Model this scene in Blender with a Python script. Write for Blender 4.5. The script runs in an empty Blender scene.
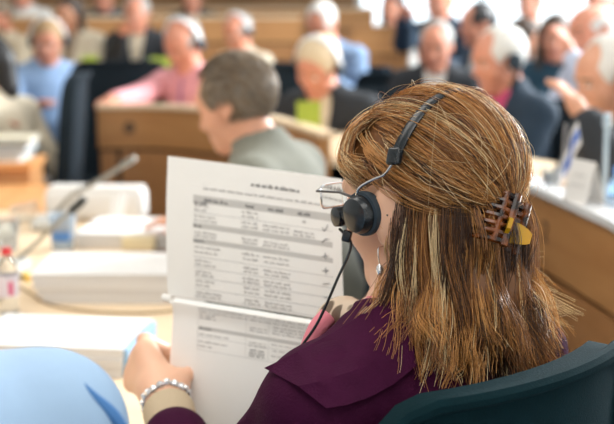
import bpy, math, random
import numpy as np
from mathutils import Vector, Matrix, Euler

random.seed(7)
RNG = np.random.default_rng(11)
SC = bpy.context.scene
COL = SC.collection
PI = math.pi

# ------------------------------------------------------------------ camera
FPX = 1194.0                                   # 70 mm lens on a 36 mm sensor, 614 px wide
CAM = np.array([0.0, 0.0, 1.40])
PITCH = math.atan(207.0 / FPX)
CF = np.array([0.0, math.cos(PITCH), -math.sin(PITCH)])
CU = np.array([0.0, math.sin(PITCH), math.cos(PITCH)])
CR = np.array([1.0, 0.0, 0.0])

def at(px, py, d):
    """world point seen at pixel px, py at depth d metres"""
    return CAM + d * (CF + CR * (px - 307.0) / FPX + CU * (212.0 - py) / FPX)

def on(px, py, z):
    """world point seen at pixel px, py on the level z"""
    r = CF + CR * (px - 307.0) / FPX + CU * (212.0 - py) / FPX
    return CAM + r * ((z - CAM[2]) / r[2])

cd = bpy.data.cameras.new('camera')
cam = bpy.data.objects.new('camera', cd)
COL.objects.link(cam)
cam.location = CAM
cam.rotation_euler = (PI / 2 - PITCH, 0, 0)
cd.sensor_width = 36.0
cd.lens = 36.0 * FPX / 614.0
cd.clip_start = 0.05
cd.dof.use_dof = True
cd.dof.focus_distance = 1.27
cd.dof.aperture_fstop = 4.6
SC.camera = cam

# ------------------------------------------------------------------ light and exposure
SC.view_settings.view_transform = 'Standard'
SC.view_settings.look = 'None'
SC.view_settings.gamma = 1.0
SC.view_settings.use_curve_mapping = False
SC.view_settings.exposure = 0.05

wd = bpy.data.worlds.new('sky')
SC.world = wd
wd.use_nodes = True
bgn = wd.node_tree.nodes['Background']
bgn.inputs[0].default_value = (0.84, 0.94, 1.0, 1)
bgn.inputs[1].default_value = 2.6

def area(name, loc, target, size, power, color):
    ld = bpy.data.lights.new(name, 'AREA')
    ld.shape = 'RECTANGLE'
    ld.size, ld.size_y = size
    ld.energy = power
    ld.color = color
    o = bpy.data.objects.new(name, ld)
    COL.objects.link(o)
    o.location = loc
    o.rotation_euler = (Vector(target) - Vector(loc)).to_track_quat('-Z', 'Y').to_euler()
    return o
area('window_daylight', (4.6, 6.6, 3.4), (0.0, 1.5, 1.1), (4.0, 2.2), 1080, (0.95, 0.98, 1.0))
area('ceiling_light_panel', (-1.6, 2.6, 3.9), (-1.4, 2.5, 0.0), (3.0, 2.6), 75, (1.0, 0.94, 0.86))
area('ceiling_light_panel_rear', (0.0, 7.5, 3.9), (0.0, 7.2, 0.0), (7.0, 3.0), 40, (1.0, 0.96, 0.91))
area('front_fill_light', (0.3, -0.3, 3.9), (0.0, 0.6, 0.8), (3.0, 1.6), 50, (1.0, 0.95, 0.90))  # unseen fill added above the camera to brighten the held pages

# ------------------------------------------------------------------ materials
MATS = {}
def mat(name, col, rough=0.6, metal=0.0, var=0.08, vscale=12.0, bump=0.0, bscale=60.0, spec=0.5,
        trans=0.0, sheen=0.0, alpha=1.0, emit=0.0, sss=0.0):
    if name in MATS:
        return MATS[name]
    m = bpy.data.materials.new(name)
    m.use_nodes = True
    nt = m.node_tree
    b = nt.nodes['Principled BSDF']
    b.inputs['Roughness'].default_value = rough
    b.inputs['Metallic'].default_value = metal
    b.inputs['Specular IOR Level'].default_value = spec
    b.inputs['Transmission Weight'].default_value = trans
    b.inputs['Sheen Weight'].default_value = sheen
    b.inputs['Alpha'].default_value = alpha
    if sss:
        b.inputs['Subsurface Weight'].default_value = sss
        b.inputs['Subsurface Radius'].default_value = (0.012, 0.005, 0.003)
        b.inputs['Subsurface Scale'].default_value = 1.0
    if emit:
        b.inputs['Emission Color'].default_value = (*col, 1)
        b.inputs['Emission Strength'].default_value = emit
    tc = nt.nodes.new('ShaderNodeTexCoord')
    nz = nt.nodes.new('ShaderNodeTexNoise')
    nz.inputs['Scale'].default_value = vscale
    nz.inputs['Detail'].default_value = 4
    nt.links.new(tc.outputs['Object'], nz.inputs['Vector'])
    mx = nt.nodes.new('ShaderNodeMix')
    mx.data_type = 'RGBA'
    c = np.array(col)
    mx.inputs[6].default_value = (*np.clip(c * (1 - var), 0, 1), 1)
    mx.inputs[7].default_value = (*np.clip(c * (1 + var), 0, 1), 1)
    nt.links.new(nz.outputs['Fac'], mx.inputs[0])
    nt.links.new(mx.outputs[2], b.inputs['Base Color'])
    if bump:
        n2 = nt.nodes.new('ShaderNodeTexNoise')
        n2.inputs['Scale'].default_value = bscale
        nt.links.new(tc.outputs['Object'], n2.inputs['Vector'])
        bp = nt.nodes.new('ShaderNodeBump')
        bp.inputs['Strength'].default_value = bump
        bp.inputs['Distance'].default_value = 0.004
        nt.links.new(n2.outputs['Fac'], bp.inputs['Height'])
        nt.links.new(bp.outputs['Normal'], b.inputs['Normal'])
    MATS[name] = m
    return m

def wood(name, c1, c2, rough=0.4, scale=3.0, stretch=(1, 1, 12)):
    m = mat(name, c1, rough)
    nt = m.node_tree
    b = nt.nodes['Principled BSDF']
    tc = nt.nodes.new('ShaderNodeTexCoord')
    mp = nt.nodes.new('ShaderNodeMapping')
    mp.inputs['Scale'].default_value = stretch
    nz = nt.nodes.new('ShaderNodeTexNoise')
    nz.inputs['Scale'].default_value = scale
    nz.inputs['Detail'].default_value = 6
    nz.inputs['Distortion'].default_value = 0.6
    rp = nt.nodes.new('ShaderNodeValToRGB')
    rp.color_ramp.elements[0].position = 0.3
    rp.color_ramp.elements[0].color = (*c1, 1)
    rp.color_ramp.elements[1].position = 0.7
    rp.color_ramp.elements[1].color = (*c2, 1)
    nt.links.new(tc.outputs['Object'], mp.inputs['Vector'])
    nt.links.new(mp.outputs['Vector'], nz.inputs['Vector'])
    nt.links.new(nz.outputs['Fac'], rp.inputs['Fac'])
    nt.links.new(rp.outputs['Color'], b.inputs['Base Color'])
    return m

def spots(name, c1, c2, scale=26.0, rough=0.8, lo=0.24, hi=0.36):
    m = mat(name, c1, rough)
    nt = m.node_tree
    b = nt.nodes['Principled BSDF']
    tc = nt.nodes.new('ShaderNodeTexCoord')
    v = nt.nodes.new('ShaderNodeTexVoronoi')
    v.inputs['Scale'].default_value = scale
    rp = nt.nodes.new('ShaderNodeValToRGB')
    rp.color_ramp.elements[0].position = lo
    rp.color_ramp.elements[0].color = (*c2, 1)
    rp.color_ramp.elements[1].position = hi
    rp.color_ramp.elements[1].color = (*c1, 1)
    nt.links.new(tc.outputs['Object'], v.inputs['Vector'])
    nt.links.new(v.outputs['Distance'], rp.inputs['Fac'])
    nt.links.new(rp.outputs['Color'], b.inputs['Base Color'])
    return m

# ------------------------------------------------------------------ mesh helpers
def link_mesh(name, V, Fc, mats, parent=None, smooth=True, mi=None):
    """V: n x 3, Fc: list of index tuples or an m x k array"""
    me = bpy.data.meshes.new(name)
    V = np.asarray(V, dtype=np.float32)
    me.vertices.add(len(V))
    me.vertices.foreach_set('co', V.ravel())
    if isinstance(Fc, np.ndarray):
        k = Fc.shape[1]
        loops = Fc.ravel().astype(np.int32)
        starts = (np.arange(len(Fc)) * k).astype(np.int32)
    else:
        loops = np.array([i for f in Fc for i in f], dtype=np.int32)
        ln = np.array([len(f) for f in Fc], dtype=np.int32)
        starts = np.concatenate([[0], np.cumsum(ln)[:-1]]).astype(np.int32)
    me.loops.add(len(loops))
    me.loops.foreach_set('vertex_index', loops)
    me.polygons.add(len(starts))
    me.polygons.foreach_set('loop_start', starts)
    if mi is not None:
        me.polygons.foreach_set('material_index', np.asarray(mi, dtype=np.int32))
    me.polygons.foreach_set('use_smooth', np.full(len(starts), smooth))
    for m in (mats if isinstance(mats, (list, tuple)) else [mats]):
        me.materials.append(m)
    me.update(calc_edges=True)
    me.validate()
    o = bpy.data.objects.new(name, me)
    COL.objects.link(o)
    if parent is not None:
        o.parent = parent
    return o

def tag(o, label=None, cat=None, group=None, kind=None):
    if label: o['label'] = label
    if cat: o['category'] = cat
    if group: o['group'] = group
    if kind: o['kind'] = kind
    return o

def empty(name, loc=(0, 0, 0), rz=0.0, label=None, cat=None, group=None):
    o = bpy.data.objects.new(name, None)
    o.empty_display_size = 0.05
    COL.objects.link(o)
    o.location = loc
    o.rotation_euler = (0, 0, rz)
    tag(o, label, cat, group)
    return o

def copy_tree(o, parent=None):
    c = o.copy()
    COL.objects.link(c)
    if parent is not None:
        c.parent = parent
    for ch in [q for q in bpy.data.objects if q.parent == o]:
        copy_tree(ch, c)
    return c

def unit(v):
    v = np.asarray(v, float)
    return v / (np.linalg.norm(v) + 1e-12)

def frame(d, up=(0, 0, 1)):
    """3x3 whose columns are x, y, z with z along d"""
    z = unit(d)
    u = np.asarray(up, float)
    if abs(np.dot(z, unit(u))) > 0.98:
        u = np.array([0, 1.0, 0])
    x = unit(np.cross(u, z))
    return np.stack([x, np.cross(z, x), z], axis=1)

def rot(rx=0, ry=0, rz=0):
    return np.array(Euler((rx, ry, rz)).to_matrix())

class MB:
    def __init__(s):
        s.v, s.f = [], []
    def add(s, V, F):
        b = len(s.v)
        s.v += [tuple(map(float, p)) for p in V]
        s.f += [tuple(int(i) + b for i in f) for f in F]
        return s
    def box(s, c, size, R=None, bev=0.0):
        hx, hy, hz = [q / 2 for q in size]
        c = np.asarray(c, float)
        R = np.eye(3) if R is None else R
        if bev <= 0:
            P = [(x, y, z) for z in (-hz, hz) for x, y in ((-hx, -hy), (hx, -hy), (hx, hy), (-hx, hy))]
            F = [(3, 2, 1, 0), (4, 5, 6, 7), (0, 1, 5, 4), (1, 2, 6, 5), (2, 3, 7, 6), (3, 0, 4, 7)]
        else:
            b = min(bev, hx * .95, hy * .95, hz * .95)
            def ring(rx, ry, z, r):
                out = []
                for sx, sy, a0 in ((1, 1, 0), (-1, 1, PI / 2), (-1, -1, PI), (1, -1, 1.5 * PI)):
                    for k in range(4):
                        a = a0 + k * PI / 6
                        out.append((sx * (rx - b) + r * math.cos(a), sy * (ry - b) + r * math.sin(a), z))
                return out
            P = []
            lv = [(-hz, 0.0)] + [(-hz + b * (1 - math.cos(k * PI / 6)), b * math.sin(k * PI / 6)) for k in (1, 2, 3)]
            lv += [(-q, r) for q, r in lv[::-1]]
            for z, r in lv:
                P += ring(hx, hy, z, r)
            n = 16
            F = [tuple(range(n))[::-1], tuple(range((len(lv) - 1) * n, len(lv) * n))]
            for i in range(len(lv) - 1):
                for k in range(n):
                    F.append((i * n + k, i * n + (k + 1) % n, (i + 1) * n + (k + 1) % n, (i + 1) * n + k))
        return s.add([c + R @ np.array(p) for p in P], F)
    def tube(s, pts, r, n=8, flat=1.0, up=(0, 0, 1), caps=True):
        pts = [np.asarray(p, float) for p in pts]
        m = len(pts)
        rr = r if hasattr(r, '__len__') else [r] * m
        V, F = [], []
        t0 = unit(pts[1] - pts[0])
        R = frame(t0, up)
        x = R[:, 0]
        for i, p in enumerate(pts):
            t = unit(pts[min(i + 1, m - 1)] - pts[max(i - 1, 0)])
            x = unit(x - t * np.dot(x, t))
            y = np.cross(t, x)
            for k in range(n):
                a = 2 * PI * k / n
                V.append(p + rr[i] * (x * math.cos(a) + y * math.sin(a) * flat))
        for i in range(m - 1):
            for k in range(n):
                F.append((i * n + k, i * n + (k + 1) % n, (i + 1) * n + (k + 1) % n, (i + 1) * n + k))
        if caps:
            F += [tuple(range(n))[::-1], tuple(range((m - 1) * n, m * n))]
        return s.add(V, F)
    def lathe(s, prof, c=(0, 0, 0), R=None, n=24, cap=True):
        R = np.eye(3) if R is None else R
        c = np.asarray(c, float)
        V, F = [], []
        for r, z in prof:
            for k in range(n):
                a = 2 * PI * k / n
                V.append(c + R @ np.array((r * math.cos(a), r * math.sin(a), z)))
        m = len(prof)
        for i in range(m - 1):
            for k in range(n):
                F.append((i * n + k, i * n + (k + 1) % n, (i + 1) * n + (k + 1) % n, (i + 1) * n + k))
        if cap:
            F += [tuple(range(n))[::-1], tuple(range((m - 1) * n, m * n))]
        return s.add(V, F)
    def prism(s, poly, z0, z1):
        n = len(poly)
        V = [(x, y, z0) for x, y in poly] + [(x, y, z1) for x, y in poly]
        F = [tuple(range(n))[::-1], tuple(range(n, 2 * n))]
        F += [(k, (k + 1) % n, n + (k + 1) % n, n + k) for k in range(n)]
        return s.add(V, F)
    def sheet(s, fn, nu, nv, th=0.0):
        """surface fn(u, v) -> point, u and v in 0..1; th gives it a thickness"""
        P = np.array([[fn(i / nu, j / nv) for i in range(nu + 1)] for j in range(nv + 1)])
        g = np.arange((nu + 1) * (nv + 1)).reshape(nv + 1, nu + 1)
        F = [(g[j, i], g[j, i + 1], g[j + 1, i + 1], g[j + 1, i]) for j in range(nv) for i in range(nu)]
        if th <= 0:
            return s.add(P.reshape(-1, 3), F)
        du = np.gradient(P, axis=1); dv = np.gradient(P, axis=0)
        N = np.cross(du, dv)
        N /= np.linalg.norm(N, axis=2, keepdims=True) + 1e-12
        Q = P - N * th
        off = (nu + 1) * (nv + 1)
        F2 = [tuple(i + off for i in f[::-1]) for f in F]
        rim = [g[0, i] for i in range(nu)] + [g[j, nu] for j in range(nv)] + [g[nv, i] for i in range(nu, 0, -1)] + [g[j, 0] for j in range(nv, 0, -1)]
        F3 = [(rim[(k + 1) % len(rim)], rim[k], rim[k] + off, rim[(k + 1) % len(rim)] + off) for k in range(len(rim))]
        return s.add(np.concatenate([P.reshape(-1, 3), Q.reshape(-1, 3)]), F + F2 + F3)
    def build(s, name, m, parent=None, smooth=True, bevel=0.0, angle=35):
        o = link_mesh(name, np.array(s.v), s.f, m, parent, smooth)
        if smooth:
            try:
                o.data.set_sharp_from_angle(angle=math.radians(angle))
            except Exception:
                pass
        if bevel:
            b = o.modifiers.new('bevel', 'BEVEL')
            b.width = bevel; b.segments = 2; b.limit_method = 'ANGLE'
        return o

from mathutils.bvhtree import BVHTree
def cast(o, M, px, py):
    """world point where the line of sight through a pixel meets mesh object o placed by matrix M"""
    bv = BVHTree.FromPolygons([M @ v.co for v in o.data.vertices], [tuple(p.vertices) for p in o.data.polygons])
    q = bv.ray_cast(Vector(CAM), Vector(at(px, py, 1.0) - CAM))
    return np.array(q[0]) if q[0] is not None else None

def bez(pts, n=12):
    """Catmull-Rom through the points"""
    p = [np.asarray(q, float) for q in pts]
    p = [2 * p[0] - p[1]] + p + [2 * p[-1] - p[-2]]
    out = []
    for i in range(1, len(p) - 2):
        for k in range(n):
            t = k / n
            out.append(0.5 * ((2 * p[i]) + (-p[i - 1] + p[i + 1]) * t + (2 * p[i - 1] - 5 * p[i] + 4 * p[i + 1] - p[i + 2]) * t * t
                              + (-p[i - 1] + 3 * p[i] - 3 * p[i + 1] + p[i + 2]) * t ** 3))
    out.append(p[-2])
    return out

# ------------------------------------------------------------------ smooth solids (bodies, clothes, hair masses)
def cone(a, b, ra, rb, k=0.02, sub=False):
    return ['c', np.asarray(a, float), np.asarray(b, float), ra, rb, k, sub]
def ell(c, r, R=None, k=0.02, sub=False):
    return ['e', np.asarray(c, float), np.asarray(r, float) * np.ones(3), np.eye(3) if R is None else R, 0, k, sub]
def grow(ps, e):
    out = []
    for p in ps:
        q = list(p)
        if q[0] == 'c':
            q[3] += e; q[4] += e
        else:
            q[2] = q[2] + e
        out.append(q)
    return out
def xf(ps, M, t, s=1.0):
    """move primitives by rotation M, translation t, scale s"""
    out = []
    for p in ps:
        q = list(p)
        if q[0] == 'c':
            q[1] = t + s * (M @ p[1]); q[2] = t + s * (M @ p[2]); q[3] *= s; q[4] *= s
        else:
            q[1] = t + s * (M @ p[1]); q[2] = p[2] * s; q[3] = M @ p[3]
        q[5] *= s
        out.append(q)
    return out

def prim_d(p, X, Y, Z):
    if p[0] == 'c':
        a, b, ra, rb = p[1:5]
        ab = b - a
        L = ab @ ab + 1e-12
        t = np.clip(((X - a[0]) * ab[0] + (Y - a[1]) * ab[1] + (Z - a[2]) * ab[2]) / L, 0, 1)
        return np.sqrt((X - a[0] - t * ab[0]) ** 2 + (Y - a[1] - t * ab[1]) ** 2 + (Z - a[2] - t * ab[2]) ** 2) - (ra + t * (rb - ra))
    c, r, R = p[1], p[2], p[3]
    dx, dy, dz = X - c[0], Y - c[1], Z - c[2]
    q = [(R[0, i] * dx + R[1, i] * dy + R[2, i] * dz) / r[i] for i in range(3)]
    k0 = np.sqrt(q[0] ** 2 + q[1] ** 2 + q[2] ** 2)
    k1 = np.sqrt((q[0] / r[0]) ** 2 + (q[1] / r[1]) ** 2 + (q[2] / r[2]) ** 2) + 1e-9
    return k0 * (k0 - 1) / k1

def prim_box(p, m):
    if p[0] == 'c':
        r = max(p[3], p[4]) + m
        return np.minimum(p[1], p[2]) - r, np.maximum(p[1], p[2]) + r
    e = np.sqrt(((p[3] * p[2]) ** 2).sum(axis=1)) + m
    return p[1] - e, p[1] + e

def solid(prims, h):
    add = [p for p in prims if not p[6]]
    bx = [prim_box(p, 2 * h + 0.004) for p in add]
    lo = np.min([b[0] for b in bx], axis=0); hi = np.max([b[1] for b in bx], axis=0)
    n = np.ceil((hi - lo) / h).astype(int) + 2
    F = np.full(n, 1.0, dtype=np.float32)
    for p in prims:
        k = p[5]
        a, b = prim_box(p, k + 3 * h)
        i0 = np.maximum(((a - lo) / h).astype(int), 0)
        i1 = np.minimum(np.ceil((b - lo) / h).astype(int) + 1, n)
        if (i1 <= i0).any():
            continue
        gx, gy, gz = [(lo[q] + h * np.arange(i0[q], i1[q])).astype(np.float32) for q in range(3)]
        D = prim_d(p, gx[:, None, None], gy[None, :, None], gz[None, None, :]).astype(np.float32)
        S = F[i0[0]:i1[0], i0[1]:i1[1], i0[2]:i1[2]]
        if p[6]:
            D = -D
            hh = np.maximum(k - np.abs(S - D), 0) / max(k, 1e-6)
            S[:] = np.maximum(S, D) + hh * hh * k / 4
        else:
            hh = np.maximum(k - np.abs(S - D), 0) / max(k, 1e-6)
            S[:] = np.minimum(S, D) - hh * hh * k / 4
    # surface nets
    s = F < 0
    c = s[:-1, :-1, :-1].astype(np.int8)
    for a, b, d in ((1, 0, 0), (0, 1, 0), (0, 0, 1), (1, 1, 0), (1, 0, 1), (0, 1, 1), (1, 1, 1)):
        c = c + s[a:n[0] - 1 + a, b:n[1] - 1 + b, d:n[2] - 1 + d]
    act = (c > 0) & (c < 8)
    I = np.argwhere(act)
    idx = np.full(act.shape, -1, dtype=np.int32)
    idx[act] = np.arange(len(I))
    cor = {(a, b, d): F[I[:, 0] + a, I[:, 1] + b, I[:, 2] + d] for a in (0, 1) for b in (0, 1) for d in (0, 1)}
    acc = np.zeros((len(I), 3)); cnt = np.zeros(len(I))
    for ax in range(3):
        o = [q for q in range(3) if q != ax]
        for u in (0, 1):
            for w in (0, 1):
                A = [0, 0, 0]; A[o[0]] = u; A[o[1]] = w
                B = list(A); B[ax] = 1
                fa, fb = cor[tuple(A)], cor[tuple(B)]
                m = (fa < 0) != (fb < 0)
                t = np.where(m, fa / np.where(m, fa - fb, 1), 0)
                pt = np.tile(np.array(A, float), (len(I), 1)); pt[:, ax] = t
                acc[m] += pt[m]; cnt[m] += 1
    V = lo + h * (I + acc / np.maximum(cnt, 1)[:, None])
    Q = []
    for ax in range(3):
        o = [q for q in range(3) if q != ax]
        sl0 = [slice(None)] * 3; sl1 = [slice(None)] * 3
        sl0[ax] = slice(0, -1); sl1[ax] = slice(1, None)
        s0, s1 = s[tuple(sl0)], s[tuple(sl1)]
        E = np.argwhere(s0 != s1)
        E = E[(E[:, o[0]] > 0) & (E[:, o[1]] > 0) & (E[:, o[0]] < n[o[0]] - 1) & (E[:, o[1]] < n[o[1]] - 1)]
        ins = s0[E[:, 0], E[:, 1], E[:, 2]]
        def cell(du, dw):
            C = E.copy(); C[:, o[0]] -= du; C[:, o[1]] -= dw
            return idx[C[:, 0], C[:, 1], C[:, 2]]
        q = np.stack([cell(1, 1), cell(0, 1), cell(0, 0), cell(1, 0)], axis=1)
        flip = ins if ax != 1 else ~ins
        q[~flip] = q[~flip][:, ::-1]
        Q.append(q)
    Q = np.concatenate(Q)
    Q = Q[(Q >= 0).all(axis=1)]
    return V, Q

def build_solid(name, prims, h, mats, parent=None, paints=None):
    V, Q = solid(prims, h)
    mi = None
    if paints:
        C = V[Q].mean(axis=1)
        mi = np.zeros(len(Q), dtype=np.int32)
        for p, k in paints:
            mi[prim_d(p, C[:, 0], C[:, 1], C[:, 2]) < 0] = k
    return link_mesh(name, V, Q, mats, parent, True, mi)
# ------------------------------------------------------------------ people
SKIN = mat('skin', (0.66, 0.33, 0.21), 0.5, var=0.07, vscale=30, sss=0.12)
SKIN_RED = mat('skin_ruddy', (0.66, 0.285, 0.185), 0.5, var=0.08, vscale=30, sss=0.12)
SKIN_PALE = mat('skin_pale', (0.78, 0.46, 0.31), 0.5, var=0.06, vscale=30, sss=0.12)
LIPS = mat('lips', (0.55, 0.22, 0.19), 0.4)
BROW = mat('brow_hair', (0.22, 0.15, 0.10), 0.7)
EYEW = mat('eye_white', (0.8, 0.78, 0.75), 0.25)
IRIS = mat('iris', (0.08, 0.09, 0.10), 0.15)
HEADSET_WHITE = mat('headset_white', (0.78, 0.80, 0.82), 0.35)
HEADSET_DARK = mat('headset_dark', (0.010, 0.014, 0.018), 0.25)
HEADSET_PAD = mat('headset_pad', (0.02, 0.035, 0.05), 0.7)

def head_prims(female=False):
    """head in its own frame: origin between the ears at eye level, x right, y face, z up"""
    j = 0.93 if female else 1.0
    P = [ell((0, -.012, .030), (.076, .096, .088), k=.02),
         ell((0, .040, .020), (.062, .055, .072), k=.03),
         ell((0, .034, -.058), (.054 * j, .054, .056), k=.035),
         ell((.036, .050, -.030), (.030, .032, .030), k=.025), ell((-.036, .050, -.030), (.030, .032, .030), k=.025),
         ell((0, .070, -.098), (.022 * j, .020, .018), k=.03),
         ell((.030, .080, .020), (.024, .013, .010), k=.012), ell((-.030, .080, .020), (.024, .013, .010), k=.012),
         ell((.031, .103, -.001), (.017, .016, .012), k=.012, sub=True), ell((-.031, .103, -.001), (.017, .016, .012), k=.012, sub=True),
         ell((.031, .078, -.001), .0125, k=.003), ell((-.031, .078, -.001), .0125, k=.003),
         cone((0, .088, .010), (0, .110, -.030), .008, .0125, k=.012),
         ell((.011, .098, -.036), (.009, .011, .008), k=.006), ell((-.011, .098, -.036), (.009, .011, .008), k=.006),
         ell((0, .088, -.062), (.024, .012, .006), k=.006), ell((0, .087, -.072), (.020, .012, .007), k=.006)]
    for s in (1, -1):
        R = rot(0, 0, -s * .35)
        P += [ell((s * .080, -.010, -.004), (.010, .021, .032), rot(.18, 0, 0) @ R, k=.006),
              ell((s * .088, -.004, -.002), (.007, .011, .018), rot(.18, 0, 0) @ R, k=.004, sub=True),
              ell((s * .080, -.004, -.034), (.007, .010, .010), k=.006)]
    return P

def head_paints():
    return [(ell((0, .094, -.067), (.021, .016, .0095)), 1),
            (ell((.031, .090, .021), (.022, .014, .0045)), 2), (ell((-.031, .090, .021), (.022, .014, .0045)), 2),
            (ell((.031, .088, -.001), (.012, .008, .006)), 3), (ell((-.031, .088, -.001), (.012, .008, .006)), 3),
            (ell((.031, .091, -.001), (.0055, .006, .0055)), 4), (ell((-.031, .091, -.001), (.0055, .006, .0055)), 4)]

def hand_prims(W, fd, pn, side, curl=0.5, s=1.0):
    """wrist, finger direction, palm normal, +1/-1: the thumb lies on side * (pn x fd)"""
    fd = unit(fd); pn = unit(pn - fd * np.dot(pn, fd)); ax = np.cross(pn, fd) * side
    P = [cone(W - fd * .01, W + fd * .05 * s, .022, .026, k=.02),
         ell(W + fd * .055 * s, (.040 * s, .046 * s, .015), np.stack([ax, fd, pn], axis=1), k=.015)]
    for off, L in ((.030, .070), (.010, .080), (-.010, .074), (-.029, .058)):
        b = W + fd * .090 * s + ax * off * s
        d1 = unit(fd + pn * curl * .6); d2 = unit(fd + pn * curl * 1.8); 
        m = b + d1 * L * .48 * s; e = m + d2 * L * .48 * s
        P += [cone(b - fd * .02, m, .0095, .0085, k=.006), cone(m, e, .0085, .0070, k=.004)]
    b = W + fd * .025 * s + ax * .028 * s
    m = b + unit(fd * .6 + ax * .6 + pn * .3) * .040 * s; e = m + unit(fd + ax * .15 + pn * .25) * .032 * s
    P += [cone(b, m, .014, .010, k=.012), cone(m, e, .010, .008, k=.004)]
    return P

def ik(S, W, l1, l2, pole):
    d = W - S
    L = np.linalg.norm(d)
    if L > (l1 + l2) * .995:
        W = S + d / L * (l1 + l2) * .995; d = W - S; L = np.linalg.norm(d)
    a = (l1 * l1 - l2 * l2 + L * L) / (2 * L)
    h = math.sqrt(max(l1 * l1 - a * a, 0))
    n = unit(d)
    p = unit(np.asarray(pole, float) - n * np.dot(pole, n))
    return S + n * a + p * h, W

class Body:
    pass

def figure(label, head, heading, lean=8, turn=0, pitch=10, roll=0, lh=None, rh=None, shift=0.0, scale=1.0, female=False,
           seat=None, group=None, elbow_out=.5, hand_curl=.5, width=1.0, hoff=(0, 0, 0)):
    """lays out a seated person; head = world point between the ears"""
    B = Body()
    s = scale
    B.s = s; B.female = female
    L = math.radians(lean)
    sp = np.array([0, math.sin(L), math.cos(L)])
    n_off = sp * .49 * s + np.array([shift, 0, 0])
    h_off = n_off + np.array([shift * .3, .035 + .10 * math.sin(L), .135 * math.cos(L * .6)]) * s + np.array(hoff)
    th = math.radians(heading)
    Rz = rot(0, 0, th)
    head = np.asarray(head, float)
    pel = head - Rz @ h_off
    fz = .35 if pel[1] > 8.4 else 0.0
    pel = pel - np.array([0, 0, fz])
    B.base = np.array([pel[0], pel[1], fz]); B.th = th; B.Rz = Rz
    p0 = np.array([0, 0, pel[2]])
    B.root = empty('person', B.base, th, label, 'person', group)
    B.l = lambda w: Rz.T @ (np.asarray(w, float) - B.base)
    B.w = lambda q: B.base + Rz @ np.asarray(q, float)
    n = p0 + n_off
    hc = p0 + h_off
    B.neck, B.hc, B.p0, B.sp = n, hc, p0, sp
    B.HM = rot(0, 0, math.radians(turn)) @ rot(-math.radians(pitch), 0, 0) @ rot(0, math.radians(roll), 0)
    fx = 1 if not female else .90
    fx *= width
    mid = lambda t: p0 + n_off * t
    Rl = rot(-L, 0, 0)
    B.torso = [ell(p0, np.array((.165, .120, .110)) * s, k=.05), ell(mid(.30), np.array((.142 * fx, .108, .14)) * s, Rl, k=.06),
               ell(mid(.66), np.array((.155 * fx, .108, .155)) * s, Rl, k=.06)]
    sh = {}
    for sd, q in ((-1, 'l'), (1, 'r')):
        S = n + np.array([sd * .172 * fx * s, -.01 * s, 0]) - sp * .062 * s
        sh[q] = S
        B.torso += [cone(n - sp * .075 * s + np.array([sd * .03, 0, 0]), S, .066 * s, .054 * s, k=.05),
                    cone(n + sp * .015 * s, n - sp * .045 * s + np.array([sd * .12 * fx * s, 0, 0]), .048 * s, .038 * s, k=.04)]
    if female:
        for sd in (-1, 1):
            B.torso.append(ell(mid(.60) + np.array([sd * .07, .085, 0]) * s, np.array((.06, .055, .06)) * s, k=.03))
    B.sh = sh
    B.arm, B.wr, B.el, B.hands = {}, {}, {}, []
    for q, sd, tgt in (('l', -1, lh), ('r', 1, rh)):
        W = B.l(tgt) if tgt is not None else p0 + np.array([sd * .13, .40, .27]) * s
        E, W = ik(sh[q], W, .285 * s, .255 * s, np.array([sd * elbow_out, -.45, -1.0]))
        B.el[q], B.wr[q] = E, W
    B.curl = hand_curl
    legs = []
    for sd in (-1, 1):
        hp = p0 + np.array([sd * .085, .02, -.02]) * s
        kn = np.array([sd * .12, .43 * s, max(p0[2] - .02, .42)])
        an = np.array([sd * .12, .38 * s, .085])
        legs += [cone(hp, kn, .083 * s, .058 * s, k=.04), cone(kn, an, .055 * s, .038 * s, k=.02)]
    B.legs = legs
    B.feet = [cone(np.array([sd * .12, .37 * s, .05]), np.array([sd * .13, .37 * s + .15, .035]), .036, .030, k=.02) for sd in (-1, 1)]
    B.neckp = [cone(n - sp * .03 * s, hc + B.HM @ np.array([0, -.022, -.05]) * s, .056 * s * (.9 if female else 1), .052 * s * (.9 if female else 1), k=.03)]
    return B

def arms(B, frac=1.0, e=0.0, taper=1.0):
    P = []
    s = B.s
    for q in 'lr':
        S, E, W = B.sh[q], B.el[q], B.wr[q]
        W2 = E + (W - E) * frac
        f = (0.9 if B.female else 1)
        P += [cone(S, E, .050 * s * f + e, .040 * s * f + e, k=.02), cone(E, W2, .040 * s * f + e, (.040 + (.026 - .040) * frac) * s * f + e * taper, k=.02)]
    return P

def skin(B, m, h=.010, hands=True, extra=None, brow=BROW):
    P = B.torso + B.legs + B.feet + B.neckp
    P = P + xf(head_prims(B.female), B.HM, B.hc, B.s) + arms(B)
    if hands:
        for q, sd in (('l', -1), ('r', 1)):
            if extra and q in extra:
                P += extra[q]
                continue
            fd = unit(B.wr[q] - B.el[q] + np.array([0, .02, 0]))
            P += hand_prims(B.wr[q], fd, np.array([0, 0, -1.0]), -sd, B.curl, B.s)
    # subtractive eye sockets must follow the head only, so the order above is kept
    pts = [(xf([p], B.HM, B.hc, B.s)[0], k) for p, k in head_paints()]
    return build_solid('body', P, h, [m, LIPS, brow, EYEW, IRIS], B.root, pts)

def neck_cut(B, r=.058, drop=.05):
    n, sp = B.neck, B.sp
    return cone(n - sp * .01, B.hc + np.array([0, 0, .05]), r * B.s, r * 1.15 * B.s, k=.008, sub=True)

def vee(B, depth=.30, top=.06, bot=.012):
    """the open front of a jacket"""
    n, sp = B.neck, B.sp
    fw = np.array([0, math.cos(math.atan2(sp[1], sp[2])), -math.sin(math.atan2(sp[1], sp[2]))])
    return [cone(n + fw * .075 + sp * .02, n + fw * .155 - sp * depth, top, bot, k=.006, sub=True)]

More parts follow.
